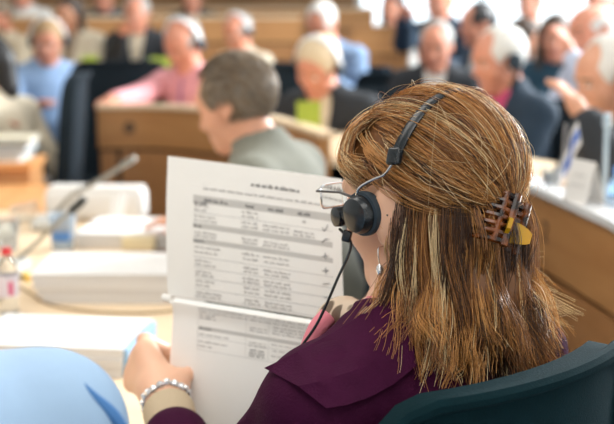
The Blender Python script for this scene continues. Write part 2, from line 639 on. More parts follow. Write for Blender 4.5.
def top_wear(B, name, m, e=.010, h=.011, sleeve=.93, front=None, collar=0.0, hem=True):
    P = grow(B.torso, e) + arms(B, sleeve, e + .004, 1.2)
    if collar:
        n, sp = B.neck, B.sp
        P += [cone(n - sp * .01, n + sp * collar, .066 * B.s, .060 * B.s, k=.02)]
    P += [neck_cut(B)]
    if front:
        P += front
    return build_solid(name, P, h, m, B.root)

def trousers(B, m, h=.013):
    P = grow([B.torso[0]], .012) + grow(B.legs, .012)
    return build_solid('trousers', P, h, m, B.root)

def shoes(B, m, h=.012):
    return build_solid('shoes', grow(B.feet, .010), h, m, B.root)

def tie(B, m):
    n, sp = B.neck, B.sp
    a = math.atan2(sp[1], sp[2])
    fw = np.array([0, math.cos(a), -math.sin(a)])
    mb = MB()
    pts = [n + fw * .062 - sp * .005, n + fw * .098 - sp * .06, n + fw * .128 - sp * .14, n + fw * .133 - sp * .26, n + fw * .135 - sp * .36]
    mb.tube(bez(pts, 5), [.014] + [.016 + .0011 * i for i in range(20)], 8, flat=.3, up=(1, 0, 0))
    return mb.build('tie', m, B.root)

def hair_solid(B, m, style='short', h=.008, vol=.010):
    c = ell((0, -.014, .032), (.078 + vol, .098 + vol, .090 + vol), k=.02)
    face = ell((0, .115, -.035), (.085, .075, .105), k=.02, sub=True)
    low = ell((0, .02, -.13), (.13, .12, .085), k=.02, sub=True)
    ears = [ell((s * .092, .005, -.012), (.03, .032, .036), k=.008, sub=True) for s in (1, -1)]
    if style == 'short':
        P = [c, face, low] + ears
    elif style == 'receding':
        P = [c, face, low, ell((0, .085, .085), (.06, .07, .05), k=.02, sub=True)] + ears
    elif style == 'bald':
        P = [c, face, low, ell((0, .035, .10), (.085, .105, .075), k=.02, sub=True)] + ears
    elif style == 'bob':
        P = [c] + [cone((s * .070, -.02, .0), (s * .078, .0, -.11), .030, .024, k=.03) for s in (1, -1)]
        P += [cone((0, -.085, .0), (0, -.085, -.11), .05, .045, k=.04), face, ell((0, .06, -.10), (.062, .085, .10), k=.01, sub=True)]
    elif style == 'long':
        P = [c] + [cone((s * .072, -.01, .02), (s * .088, .015, -.23), .030, .024, k=.03) for s in (1, -1)]
        P += [cone((0, -.085, .0), (0, -.095, -.23), .058, .055, k=.05), face, ell((0, .055, -.12), (.060, .09, .13), k=.01, sub=True)]
    elif style == 'mop':
        P = [c, ell((0, .055, .075), (.072, .05, .045), k=.02), ell((.03, .07, .05), (.04, .03, .03), k=.02), ell((-.03, .07, .05), (.04, .03, .03), k=.02),
             cone((.078, .0, .02), (.08, -.01, -.05), .022, .018, k=.02), cone((-.078, .0, .02), (-.08, -.01, -.05), .022, .018, k=.02),
             ell((0, .12, -.05), (.08, .07, .095), k=.02, sub=True)]
    return build_solid('hair', xf(P, B.HM, B.hc, B.s), h, m, B.root)

def headset(B, label, m, pad, group=None, chin=False, r=.098):
    """band over the head with two ear cups, worn by B: a thing of its own"""
    R = B.Rz @ B.HM
    root = empty('headset', (0, 0, 0), 0, label, 'headphones', group)
    Wc = B.w(B.hc)
    root.matrix_world = Matrix.Translation(Wc) @ Matrix(R.tolist()).to_4x4()
    s = B.s
    pts = []
    for k in range(25):
        a = PI * k / 24
        x = -math.cos(a) * (r + .004)
        z = math.sin(a) * .138 - .005
        pts.append(np.array((x, -.012, z)) * s)
    if chin:
        pts = [p * np.array((1, 1, -1)) + np.array((0, .03, 0)) * (1 - abs(p[0]) / .1) for p in pts]
    MB().tube(pts, .008 * s, 8, flat=1.6, up=(0, 1, 0)).build('headband', m, root)
    for sd in (-1, 1):
        MB().lathe([(.006, .0), (.026, .001), (.031, .006), (.031, .014), (.024, .022), (.008, .024)], np.array((sd * .086, -.010, -.004)) * s,
                   frame((sd, 0, 0)), 20).build('ear_cup', pad, root)
    return root

def spectacles(B, label, m, lens, group=None):
    R = B.Rz @ B.HM
    root = empty('glasses', (0, 0, 0), 0, label, 'glasses', group)
    root.matrix_world = Matrix.Translation(B.w(B.hc)) @ Matrix(R.tolist()).to_4x4()
    s = B.s
    fr, ln = MB(), MB()
    for sd in (-1, 1):
        c = np.array((sd * .034, .112, -.004))
        ring = []
        for k in range(21):
            a = 2 * PI * k / 20
            sx, sz = math.cos(a), math.sin(a)
            ring.append((c + np.array((.026 * np.sign(sx) * abs(sx) ** .55, -.004 * abs(sx) * (1 if sx * sd > 0 else 0), .016 * np.sign(sz) * abs(sz) ** .55))) * s)
        fr.tube(ring, .0016 * s, 6)
        ln.add(ring[:-1], [tuple(range(20))])
        fr.tube([np.array(p) * s for p in ((sd * .060, .110, .004), (sd * .074, .098, .004), (sd * .084, .03, .004), (sd * .088, -.015, .0), (sd * .088, -.028, -.015))], .0017 * s, 6)
    fr.tube([np.array(p) * s for p in ((-.009, .113, .0), (0, .117, .003), (.009, .113, .0))], .0015 * s, 6)
    fr.build('frame', m, root)
    ln.build('lens', lens, root)
    return root
# ------------------------------------------------------------------ room shell
CARPET = mat('carpet', (0.11, 0.14, 0.17), .95, var=.2, vscale=60, bump=.3, bscale=400)
WALLM = mat('wall_paint', (0.66, 0.64, 0.60), .8, var=.03)
CEILM = mat('ceiling_paint', (0.80, 0.80, 0.78), .9, var=.02)
FRAME = mat('window_frame_white', (0.75, 0.77, 0.78), .4)
PANE = mat('window_glass', (1, 1, 1), 0.0, trans=1.0, var=0.0, spec=.3)
X0, X1, Y0, Y1, ZC = -6.5, 6.5, -1.6, 12.5, 4.2
def struct(o, name=None):
    o['kind'] = 'structure'
    return o
struct(MB().box(((X0 + X1) / 2, (Y0 + Y1) / 2, -.05), (X1 - X0, Y1 - Y0, .1)).build('floor', CARPET, smooth=False))
struct(MB().box(((X0 + X1) / 2, (Y0 + Y1) / 2, ZC + .05), (X1 - X0, Y1 - Y0, .1)).build('ceiling', CEILM, smooth=False))
struct(MB().box((X0 - .05, (Y0 + Y1) / 2, ZC / 2), (.1, Y1 - Y0, ZC)).build('wall_left', WALLM, smooth=False))
struct(MB().box(((X0 + X1) / 2, Y0 - .05, ZC / 2), (X1 - X0, .1, ZC)).build('wall_front', WALLM, smooth=False))
def windowed(name, a, b, wins, z0, z1, first):
    """wall from a to b (x, y) with openings given as pairs of distances along it"""
    a = np.array([*a, 0.0]); b = np.array([*b, 0.0])
    L = np.linalg.norm(b - a); u = (b - a) / L
    R = np.stack([u, np.cross([0, 0, 1], u), [0, 0, 1]], axis=1)
    m = MB()
    def blk(mb, s0, s1, q0, q1, t, off=0.0):
        mb.box(a + u * (s0 + s1) / 2 + R[:, 1] * off + np.array([0, 0, (q0 + q1) / 2]), (s1 - s0, t, q1 - q0), R)
    blk(m, 0, L, 0, z0, .12); blk(m, 0, L, z1, ZC, .12)
    e = [0] + [q for w in wins for q in w] + [L]
    for i in range(0, len(e), 2):
        if e[i + 1] - e[i] > .01:
            blk(m, e[i], e[i + 1], z0, z1, .12)
    struct(m.build(name, WALLM, smooth=False))
    for i, (s0, s1) in enumerate(wins):
        w = empty('window_%d' % (first + i)); w['kind'] = 'structure'
        f = MB()
        for q in (s0 + .03, (s0 + s1) / 2, s1 - .03):
            blk(f, q - .03, q + .03, z0, z1, .08)
        for q in (z0 + .03, z1 - .03):
            blk(f, s0, s1, q - .03, q + .03, .08)
        f.build('frame', FRAME, w, smooth=False)
        g = MB(); blk(g, s0, s1, z0, z1, .006); g.build('pane', PANE, w, smooth=False)
        g = MB(); blk(g, s0 - .05, s1 + .05, z0 - .04, z0, .22, .0); g.build('sill', FRAME, w, smooth=False)
windowed('wall_back', (X0, Y1), (X1, Y1), [(7.0, 9.6), (9.75, 11.2), (11.35, 12.9)], 1.13, 3.4, 1)
windowed('wall_right', (X1, Y1), (X1, Y0), [(.5, 3.0), (3.4, 5.9), (6.3, 8.8)], 1.0, 3.4, 4)
struct(MB().box((-3.0, Y1 - .08, .9), (7.0, .04, 1.8)).build('trim_1', wood('oak_wainscot', (.30, .15, .06), (.38, .20, .085), .5, 2.2, (1, 1, 7)), smooth=False))
struct(MB().box((0, 10.45, .175), (13, 4.1, .35)).build('floor_riser', CARPET, smooth=False))

# ------------------------------------------------------------------ desks
OAK = wood('oak_panel', (0.44, 0.205, 0.072), (0.52, 0.26, 0.098), .45, 2.2, (1, 1, 7))
OAK_D = wood('oak_lower_panel', (0.38, 0.175, 0.062), (0.45, 0.215, 0.083), .5, 2.2, (1, 1, 7))
OAK_O = wood('orange_oak', (0.62, 0.30, 0.11), (0.72, 0.37, 0.15), .4, 2.5, (7, 1, 1))
BEECH = wood('pale_beech_top', (0.80, 0.61, 0.40), (0.86, 0.68, 0.47), .32, 2.0, (1, 6, 1))
REVEAL = mat('dark_reveal', (0.02, 0.018, 0.016), .6)
EDGE = mat('white_edge_trim', (0.80, 0.80, 0.80), .25, var=.02)
DARKMARK = mat('dark_mark', (0.13, 0.075, 0.04), .7)

def smooth_line(pts, n=10):
    return np.array(bez([(x, y, 0) for x, y in pts], n))[:, :2]
def offset(line, d):
    t = np.gradient(line, axis=0); t /= np.linalg.norm(t, axis=1, keepdims=True)
    return line + d * np.stack([-t[:, 1], t[:, 0]], axis=1)
def band(mb, a, b, z0, z1):
    """solid between two plan curves"""
    n = len(a)
    V = [(x, y, z) for z in (z0, z1) for c in (a, b) for x, y in c]
    F = []
    for i in range(n - 1):
        F += [(i, i + 1, 2 * n + i + 1, 2 * n + i), (n + i + 1, n + i, 3 * n + i, 3 * n + i + 1),
              (2 * n + i, 2 * n + i + 1, 3 * n + i + 1, 3 * n + i), (i + 1, i, n + i, n + i + 1)]
    F += [(0, 2 * n, 3 * n, n), (n - 1, 2 * n - 1, 4 * n - 1, 3 * n - 1)]
    mb.add(V, F)
def cut(line, s0, s1, k=12):
    seg = np.concatenate([[0], np.cumsum(np.linalg.norm(np.diff(line, axis=0), axis=1))])
    q = np.linspace(s0, s1, k)
    return np.stack([np.interp(q, seg, line[:, 0]), np.interp(q, seg, line[:, 1])], axis=1)
def length(line): return np.linalg.norm(np.diff(line, axis=0), axis=1).sum()

def panel_desk(label, pts, trim, base=0.0, top=.95, seams=None, side=1, deskdepth=.55, group=None, fasc=None, low=None):
    fasc = fasc or OAK; low = low or OAK_D
    ln = smooth_line(pts)
    L = length(ln)
    c = ln.mean(axis=0)
    root = empty('panelled_desk', (c[0], c[1], base), 0, label, 'desk', group)
    q = ln - c
    mb = MB(); band(mb, offset(q, 0), offset(q, side * .03), top - .175 - base, top - base); mb.build('fascia', fasc, root, smooth=False)
    mb = MB(); band(mb, offset(q, -side * .008), offset(q, side * .055), top - base, top + .018 - base); mb.build('top_trim', trim, root, smooth=False)
    mb = MB(); band(mb, offset(q, side * .025), offset(q, side * .04), 0.0, top - .17 - base); mb.build('backing', REVEAL, root, smooth=False)
    mb = MB(); band(mb, offset(q, side * .03), offset(q, side * deskdepth), top - .10 - base, top - .07 - base); mb.build('desktop', BEECH, root, smooth=False)
    seams = seams or [L * i / max(1, round(L / .8)) for i in range(1, max(1, round(L / .8)))]
    e = [0] + list(seams) + [L]
    for a, b in zip(e[:-1], e[1:]):
        k = cut(q, a + .009, b - .009)
        mb = MB(); band(mb, offset(k, .004 * side), offset(k, side * .026), .03, top - .19 - base); mb.build('lower_panel', low, root, smooth=False)
    return root, ln

gx = lambda px, py, d: tuple(at(px, py, d)[:2])
deskF, lnF = panel_desk('oak panelled desk front facing the pink-shirted man, ending by the dark chair', [gx(97, 110, 5.25), gx(150, 110, 5.26), gx(205, 110, 5.12), gx(250, 110, 4.85), gx(290, 120, 4.45), gx(322, 130, 4.1)],
                       BEECH, seams=[.09, .95], side=1)
deskR, lnR = panel_desk('oak panelled curved desk with white top edge to the right of the blonde woman',
                       [gx(380, 140, 3.95), gx(440, 150, 3.6), gx(490, 170, 3.25), gx(527, 190, 2.96), gx(560, 203, 2.74), gx(590, 217, 2.56), gx(614, 229, 2.43), gx(660, 255, 2.15), gx(700, 290, 1.9)],
                       EDGE, seams=[.35, 1.05, 1.72], side=1)
panel_desk('long oak desk front in the back row on the left', [(-3.2, 9.0), (-2.0, 8.9), (-1.0, 8.95), (-.05, 9.0)], BEECH, base=.35, top=1.30, side=1)
panel_desk('long oak desk of the last row below the back wall', [(-3.6, 10.9), (-1.9, 10.8), (-.2, 10.8), (.6, 10.85)], BEECH, base=.35, top=1.36, side=1)
panel_desk('short oak desk below the bright window, in front of the far person in white', [gx(352, 27, 8.32), gx(380, 27, 8.3), gx(409, 27, 8.25)], OAK, base=0, top=1.235, side=1)

panel_desk('oak desk front of the second row behind the man in the pink shirt', [gx(-60, 76, 7.2), gx(60, 76, 7.22), gx(150, 76, 7.2), gx(230, 77, 7.05), gx(292, 78, 6.85)], BEECH, top=.97, side=1)
# number plate marks on the two fronts
def glyph(txt, P, R, size, m, parent, name='number'):
    cu = bpy.data.curves.new(name, 'FONT')
    cu.body = txt; cu.size = size; cu.extrude = .0006; cu.align_x = 'CENTER'; cu.align_y = 'CENTER'
    tmp = bpy.data.objects.new('tmp', cu)
    COL.objects.link(tmp)
    me = bpy.data.meshes.new_from_object(tmp)
    bpy.data.objects.remove(tmp)
    me.materials.clear(); me.materials.append(m)
    o = bpy.data.objects.new(name, me)
    COL.objects.link(o)
    o.parent = parent
    pm = Matrix.Translation(parent.location) if parent else Matrix.Identity(4)
    o.matrix_local = pm.inverted() @ (Matrix.Translation(P) @ Matrix(R.tolist()).to_4x4())
    return o
def on_front(ln, px, py, d, out):
    p = at(px, py, d)
    i = np.argmin(np.linalg.norm(ln - p[:2], axis=1))
    i = min(max(i, 1), len(ln) - 2)
    t = unit(np.array([*(ln[i + 1] - ln[i - 1]), 0]))
    nrm = np.array([t[1], -t[0], 0])
    P = np.array([*ln[i], p[2]]) + nrm * out
    return P, np.stack([t, [0, 0, 1], nrm], axis=1)
P, R = on_front(lnR, 548, 233, 2.83, .0015)
glyph('2', P, R, .075, DARKMARK, deskR)
P, R = on_front(lnF, 131, 128, 5.26, .0015)
mb = MB(); mb.lathe([(.004, 0), (.026, 0), (.026, .002), (.004, .002)], np.array(P) - np.array(deskF.location), R @ np.eye(3), 24); mb.build('emblem', DARKMARK, deskF)

# the near desk with the papers
edge = smooth_line([(-.95, .98), (-.62, 1.26), (-.36, 1.50), (-.20, 1.78), (-.22, 2.3), (-.36, 2.9), (-.50, 3.6), (-.60, 4.28)])
poly = [tuple(p) for p in edge] + [(-1.05, 4.36), (-1.75, 4.3), (-1.9, 2.8), (-1.75, 1.4)]
nd = empty('curved_desk', (-.9, 2.6, 0), 0, 'pale curved desk strewn with papers, bottles and microphones', 'desk')
pl = [(x + .9, y - 2.6) for x, y in poly]
MB().prism(pl, .715, .745).build('worktop', BEECH, nd, smooth=False, bevel=.006)
eb_ = [(-.50 + .9, 3.66 - 2.6), (-.60 + .9, 4.28 - 2.6), (-1.05 + .9, 4.36 - 2.6), (-1.75 + .9, 4.3 - 2.6), (-1.78 + .9, 3.84 - 2.6), (-1.1 + .9, 3.84 - 2.6)]
MB().prism(eb_, .7455, .749).build('end_board', OAK_O, nd, smooth=False)
MB().prism([(x * .9 - .02, y * .93) for x, y in pl], .60, .715).build('apron', OAK, nd, smooth=False)
for x, y in ((.25, -.6), (.35, .3), (.18, 1.4), (-.7, -.6), (-.75, 1.4)):
    MB().box((x, y, .30), (.07, .07, .60), None, .01).build('leg', REVEAL, nd)
# ------------------------------------------------------------------ the woman with the headset
VELVET = mat('plum_velvet', (0.043, 0.006, 0.027), 0.7, var=0.25, vscale=40, sheen=0.0, spec=.05, bump=0.25, bscale=420)
SCARF = spots('leopard_scarf', (0.62, 0.50, 0.38), (0.13, 0.09, 0.06), 36.0, .8, .36, .46)
PINK = mat('pink_knit', (0.72, 0.22, 0.27), 0.8, bump=.2, bscale=300)
CUFF = mat('beige_cuff', (0.50, 0.40, 0.27), 0.85, bump=0.4, bscale=350)
CHROME = mat('chrome', (0.75, 0.75, 0.76), 0.18, 1.0)
SILVER = mat('silver_beads', (0.82, 0.82, 0.84), 0.22, 0.85)
LENS = mat('clear_lens', (0.9, 0.95, 0.95), 0.02, trans=1.0, var=0.0)
def hairmat(name, c):
    m = mat(name, c, 0.36, var=0.22, vscale=25, spec=.5)
    m.node_tree.nodes['Principled BSDF'].inputs['Anisotropic'].default_value = .5
    return m
H_DARK = hairmat('hair_dark_brown', (0.050, 0.019, 0.008))
H_MID = hairmat('hair_brown', (0.26, 0.105, 0.030))
H_GOLD = hairmat('hair_golden', (0.58, 0.275, 0.080))
H_PALE = hairmat('hair_pale_blonde', (0.88, 0.64, 0.36))
H_CAP = hairmat('hair_under_brown', (0.16, 0.064, 0.020))
HAIRS = [H_DARK, H_MID, H_GOLD, H_PALE]

HW = at(424, 199, 1.36)
KD = 1.06
hand_w = at(167, 404, 1.50 * KD)
rh_w = at(352, 368, 1.57)
W = figure('blonde woman in a plum velvet jacket and headset reading a printed document at the desk', HW, 41, lean=6, turn=5, pitch=5, roll=0,
           lh=hand_w, rh=rh_w, female=True, scale=.945, elbow_out=.55, hoff=(.032, -.024, .012))
l = W.l
# left hand: palm turned away, thumb in front of the page, fingers behind it
def Q(px, py, d): return l(at(px, py, d * KD))
wr = W.wr['l']
mcp = [Q(146, 352, 1.575), Q(139, 359, 1.59), Q(134, 371, 1.60), Q(132, 384, 1.60)]
pip = [Q(145, 341, 1.625), Q(142, 351, 1.645), Q(139, 364, 1.655), Q(140, 377, 1.655)]
dip = [Q(166, 350, 1.655), Q(165, 358, 1.665), Q(162, 369, 1.67), Q(160, 380, 1.67)]
tip = [Q(184, 356, 1.650), Q(184, 364, 1.655), Q(181, 374, 1.66), Q(176, 384, 1.66)]
HP = [cone(wr, wr + (mcp[1] - wr) * .3, .024, .027, k=.02)]
for i, (a, b, c, e) in enumerate(zip(mcp, pip, dip, tip)):
    r = (.0118, .0120, .0112, .0098)[i]
    HP += [cone(wr + (a - wr) * .22 + (mcp[1] - a) * .25, a, .0185, r * 1.12, k=.016), cone(a, b, r * 1.08, r, k=.006), cone(b, c, r, r * .9, k=.004), cone(c, e, r * .9, r * .72, k=.004)]
cmc, tmc, tip_ip, ttip = Q(172, 388, 1.53), Q(182, 378, 1.545), Q(191, 373, 1.565), Q(199, 371, 1.58)
HP += [cone(wr, cmc, .020, .018, k=.015), cone(cmc, tmc, .019, .0125, k=.014), cone(tmc, tip_ip, .0122, .0105, k=.005), cone(tip_ip, ttip, .0105, .0080, k=.004),
       cone(cmc, mcp[0], .014, .012, k=.02)]
# right hand behind the page
rw = W.wr['r']
fdr = unit(l(at(330, 360, 1.62)) - rw)
RH = hand_prims(rw, fdr, unit(l(CAM) - rw) * .3 + np.array([-.8, 0, 0]), 1, .5, .92)
EAR = xf([ell((-.083, -.020, -.006), (.007, .022, .034), rot(.15, 0, .5), k=.008), ell((-.082, -.012, -.040), (.006, .009, .010), k=.006)], W.HM, W.hc, W.s)
body = skin(W, SKIN_PALE, h=.0042, extra={'l': HP + EAR, 'r': RH})

# clothes
n, sp = W.neck, W.sp
jk = grow(W.torso, .012) + arms(W, .70, .015, 1.2)
for sd in (-1, 1):      # shoulder heads
    S = W.sh['l' if sd < 0 else 'r']
    jk += [ell(S + np.array([sd * .006, 0, .004]), (.060, .060, .050), k=.03)]
for k, (a0, b0) in enumerate(((.1, .75), (.3, .95), (.0, .55))):   # creases of the near sleeve
    S, E = W.sh['l'], W.el['l']
    o = np.array([-.042, (-.028, .006, .034)[k], .012])
    jk += [cone(S + (E - S) * a0 + o, S + (E - S) * b0 + o * .8 + np.array([0, .012, 0]), .013, .010, k=.012)]
nc = n + np.array([0, .012, .0])
jk += [cone(nc, nc + sp * .5, .060, .10, k=.01, sub=True)]
jk += [cone(n + np.array([0, .10, -.02]), n + np.array([0, .16, -.26]), .055, .02, k=.01, sub=True)]
build_solid('jacket', jk, .0055, VELVET, W.root)
JM = W.root.matrix_basis.copy()
jko = [q for q in bpy.data.objects if q.parent == W.root and q.name.startswith('jacket')][0]
cpx = [[(404, 290), (368, 311), (332, 333), (297, 352), (264, 368)], [(412, 335), (382, 356), (352, 371), (322, 381), (298, 386)], [(416, 366), (394, 384), (370, 397), (347, 405), (326, 408)]]
CP = []
for row in cpx:
    rw_ = []
    for px, py in row:
        q = cast(jko, JM, px, py)
        dq = (q - CAM) @ CF if q is not None and np.linalg.norm(q - CAM) < 1.6 else None
        rw_.append(dq)
    last = None
    for i in range(5):
        if rw_[i] is not None: rw_[i] = min(max(rw_[i], 1.18), 1.335)
        if rw_[i] is None: rw_[i] = (last if last is not None else 1.30) + .012
        last = rw_[i]
    CP.append([l(at(px, py, dd - .012)) for (px, py), dd in zip(row, rw_)])
CP = np.array(CP)
def lapel(u, v):
    x = u * 4; i = min(int(x), 3); fx_ = x - i
    y = v * 2; j = min(int(y), 1); fy = y - j
    return (CP[j, i] * (1 - fx_) + CP[j, i + 1] * fx_) * (1 - fy) + (CP[j + 1, i] * (1 - fx_) + CP[j + 1, i + 1] * fx_) * fy
MB().sheet(lapel, 16, 8, -.005).build('lapel', VELVET, W.root)
# turned collar lying over the near shoulder and round the neck
def collar_pt(u, v):
    """u runs round the neck from the left front over the back to the right front, v from neck to outer edge"""
    a = math.radians(-205 + 230 * u)
    c = n + np.array([0, .01, -.012])
    ro = .064 + (.052 + .035 * math.cos((u - .5) * 2 * PI) * -1 * .5 + .03) * v
    z = -.001 - .028 * v - .030 * v * v + .016 * math.sin(PI * min(v * 1.5, 1)) + .012 * (1 - v)
    fr = max(0.0, -math.cos(a + PI / 2) ) if False else 0
    p = c + np.array([math.cos(a) * ro * 1.12, math.sin(a) * ro, z])
    f = max(0.0, math.sin(a))
    p[2] -= f * (.05 + .03 * v)
    p[1] += f * .02
    return p
MB().sheet(collar_pt, 48, 10, .006).build('collar', VELVET, W.root)
sc = []
for k in range(26):
    a = 2 * PI * k / 26
    sc.append(n + np.array([math.cos(a) * .064, math.sin(a) * .066 + .012, .012 + .012 * math.sin(3 * a) - .022 * math.sin(a)]))
SP = []
for k in range(26):
    SP.append(cone(sc[k], sc[(k + 1) % 26], .019 + .004 * math.sin(5 * k), .017 + .004 * math.sin(5 * (k + 1)), k=.01))
SP += [cone(n + np.array([-.045, .075, -.005]), n + np.array([-.02, .125, -.10]), .030, .020, k=.02), cone(n + np.array([.02, .085, -.01]), n + np.array([.01, .12, -.09]), .026, .018, k=.02)]
build_solid('scarf', SP, .005, SCARF, W.root)
pk = [n + np.array([math.cos(math.radians(a)) * .088, math.sin(math.radians(a)) * .092 + .014, -.026 - .04 * max(0, math.sin(math.radians(a)))]) for a in range(0, 200, 10)]
MB().tube(pk, .012, 10).build('jumper_neckband', PINK, W.root)
MB().tube(bez([l(at(*q)) for q in ((308, 352, 1.335), (313, 338, 1.335), (319, 326, 1.335), (328, 316, 1.34))], 5), .0105, 12).build('jumper_collar', PINK, W.root)
build_solid('jumper', grow(W.torso, .004) + [neck_cut(W, .06)], .009, PINK, W.root)
trousers(W, mat('black_trousers', (0.015, 0.015, 0.02), .8), .014)
shoes(W, mat('black_leather', (0.012, 0.012, 0.012), .35))
fd = unit(W.wr['l'] - W.el['l'])
cf = MB()
R = frame(fd)
cf.lathe([(.030, -.050), (.034, -.045), (.0345, -.012), (.032, -.006), (.029, -.008)], W.wr['l'], R, 28, cap=False)
cf.build('cuff', CUFF, W.root)

# hair: a close cap and back mass, and locks over it
HM, hc, hs = W.HM, W.hc, W.s
def hl(q): return hc + HM @ (np.asarray(q, float) * hs)
cap = [ell((0, -.016, .034), (.0800, .1015, .0885), k=.02), ell((0, .118, -.040), (.085, .075, .108), k=.02, sub=True),
       ell((0, .05, -.13), (.13, .12, .085), k=.02, sub=True)]
cap += [ell((s * .094, .004, -.012), (.03, .042, .044), k=.008, sub=True) for s in (1, -1)]
cap += [cone((s * .038, .060, .070), (s * .060, .042, .030), .014, .012, k=.02) for s in (1, -1)]
cap += [cone((0, -.070, -.02), (0, -.082, -.10), .050, .046, k=.04), cone((-.045, -.055, -.03), (-.056, -.062, -.12), .028, .026, k=.03),
        cone((.045, -.055, -.03), (.056, -.062, -.12), .028, .026, k=.03), cone((0, -.084, -.10), (0, -.098, -.165), .044, .026, k=.04),
        cone((-.056, -.062, -.12), (-.062, -.070, -.165), .024, .014, k=.03), cone((.056, -.062, -.12), (.062, -.074, -.165), .024, .014, k=.03)]
hair = build_solid('hair', xf(cap, HM, hc, hs), .005, H_CAP, W.root)

SV, SF, SM = [], [], []
def strand(P, r0, r1, m):
    P = np.asarray(P)
    T = np.gradient(P, axis=0); T /= np.linalg.norm(T, axis=1, keepdims=True) + 1e-9
    A = np.cross(T, np.array([.31, .52, .79])); A /= np.linalg.norm(A, axis=1, keepdims=True) + 1e-9
    Bv = np.cross(T, A)
    k = len(P)
    r = np.linspace(r0, r1, k)[:, None]
    ring = np.stack([P + r * A, P - r * A * .5 + r * Bv * .866, P - r * A * .5 - r * Bv * .866], axis=1)
    b = sum(len(v) for v in SV)
    SV.append(ring.reshape(-1, 3))
    i = np.arange(k - 1)[:, None] * 3
    q = np.concatenate([np.concatenate([i, i + 1, i + 4, i + 3], 1), np.concatenate([i + 1, i + 2, i + 5, i + 4], 1), np.concatenate([i + 2, i, i + 3, i + 5], 1)]) + NV[0]
    SF.append(q); SM.append(np.full(len(q), m)); NV[0] += 3 * k
NV = [0]
CC = np.array([0, -.016, .034])
def shell(d, h):
    d = d / np.linalg.norm(d, axis=-1, keepdims=True)
    return CC + d * (np.array([.0785, .100, .086]) + h)
def slerp(a, b, t):
    a, b = unit(a), unit(b)
    w = math.acos(np.clip(a @ b, -1, 1))
    return ((np.sin((1 - t) * w)[:, None] * a + np.sin(t * w)[:, None] * b) / max(math.sin(w), 1e-4))
def pick(p): return int(RNG.choice(4, p=p))
CLIP = unit(np.array([0.02, -.96, -.50]))
def lay(P, m, count, spread, tipspread, r=(.00036, .00024)):
    """a lock: strands that run along the guide P, closer together towards its end"""
    k = len(P)
    for _ in range(count):
        o = RNG.normal(0, 1, 3) * spread
        o2 = RNG.normal(0, 1, 3) * tipspread
        w = np.linspace(0, 1, k)[:, None]
        ph = RNG.uniform(0, 6.28); am = RNG.uniform(.0, .0012)
        G = P + o * (1 - w) * np.minimum(1, w * 6 + .4) + o2 * w + am * np.sin(w * 9 + ph)
        mm = m if RNG.random() < .84 else int(np.clip(m + RNG.choice([-1, 1]), 0, 3))
        strand(np.array([hl(q) for q in G]), r[0] * RNG.uniform(.7, 1.15), r[1], mm)
t18 = np.linspace(0, 1, 16)
# swept back from the hairline and the crown to the clip
nt = 0
while nt < 380:
    d = unit(RNG.normal(0, 1, 3))
    if d[2] < -.05 - .12 * d[1] or (d[1] > .50 and d[2] < .50) or (d[1] > .80) or (abs(d[0]) > .80 and d[2] < .12 and d[1] > -.25) or d @ CLIP > .93:
        continue
    nt += 1
    c = unit(CLIP + np.array([d[0] * .10, 0, RNG.uniform(-.10, .22)]))
    D = slerp(d, c, t18 * RNG.uniform(.93, 1.0))
    sag = (abs(d[0]) * .10 + .02) * np.sin(PI * t18)
    D[:, 2] -= sag * (d[1] > -.2)
    h0 = RNG.uniform(.000, .006)
    hgt = h0 + .005 * np.sin(PI * np.minimum(t18 * 1.1, 1)) + .006 * t18
    P = shell(D, hgt[:, None])
    fr = d[1] + .35 * d[2]
    m = pick([.02, .34, .54, .10]) if fr > .1 else pick([.20, .48, .27, .05])
    if d[1] < -.35 and d[0] < .3: m = pick([.30, .50, .18, .02])  # darker back: partly real brown, partly shade put into strand colour
    if d[0] > .45: m = pick([.02, .18, .38, .42])  # paler right side: window light put into the strand colours
    lay(P, m, 26, .0055, .0036)
# fringe at the temples
for k in range(64):
    sd = -1 if k < 52 else 1
    d0 = unit(np.array([sd * RNG.uniform(.12, .55), RNG.uniform(.45, .80), RNG.uniform(.55, .95)]))
    d1 = unit(np.array([sd * RNG.uniform(.62, .80), RNG.uniform(.55, .78), RNG.uniform(.12, .32)]))
    d2 = unit(np.array([sd * RNG.uniform(.86, .98), RNG.uniform(.20, .48), RNG.uniform(-.12, .12)]))
    P = np.concatenate([slerp(d0, d1, t18[:12]), slerp(d1, d2, t18[1:13] * 1.2)])
    q = np.linspace(0, 1, len(P))
    P = shell(P, (.004 + .012 * np.sin(PI * q) + RNG.uniform(0, .006))[:, None])
    lay(np.array(bez(P[::3], 3)), pick([0, .22, .5, .28]), 15, .0030, .0050)
# hair hanging from under the clip and behind the ears
def hanging(al, z0, zend, rad, flick, m, count, sp0=.004, sp1=.007):
    a = math.radians(al)
    d = np.array([math.sin(a), -math.cos(a)])
    zz = (z0 - .034) / .086
    rr = math.sqrt(max(1 - zz * zz, .25))
    r0 = np.array([d[0] * (.080 * rr + .003), d[1] * (.102 * rr + .003) - .016, z0])
    ou = np.array([d[0], d[1], 0])
    e = np.array([d[0] * rad * .86, d[1] * rad - .012, zend]) + ou * flick
    p1 = r0 + ou * RNG.uniform(.010, .022) + np.array([0, 0, (zend - z0) * .30])
    p2 = np.array([d[0] * rad * .84, d[1] * rad - .010, z0 + (zend - z0) * .72]) + RNG.normal(0, .007, 3)
    P = np.array(bez([r0, p1, p2, e], 6))
    q = np.linspace(0, 1, len(P))[:, None]
    w = RNG.uniform(-1, 1, 3); ph = RNG.uniform(0, 6.28)
    P = P + w * .0105 * np.sin(q * RNG.uniform(5, 9) + ph) * q
    lay(P, m, count, sp0, sp1)
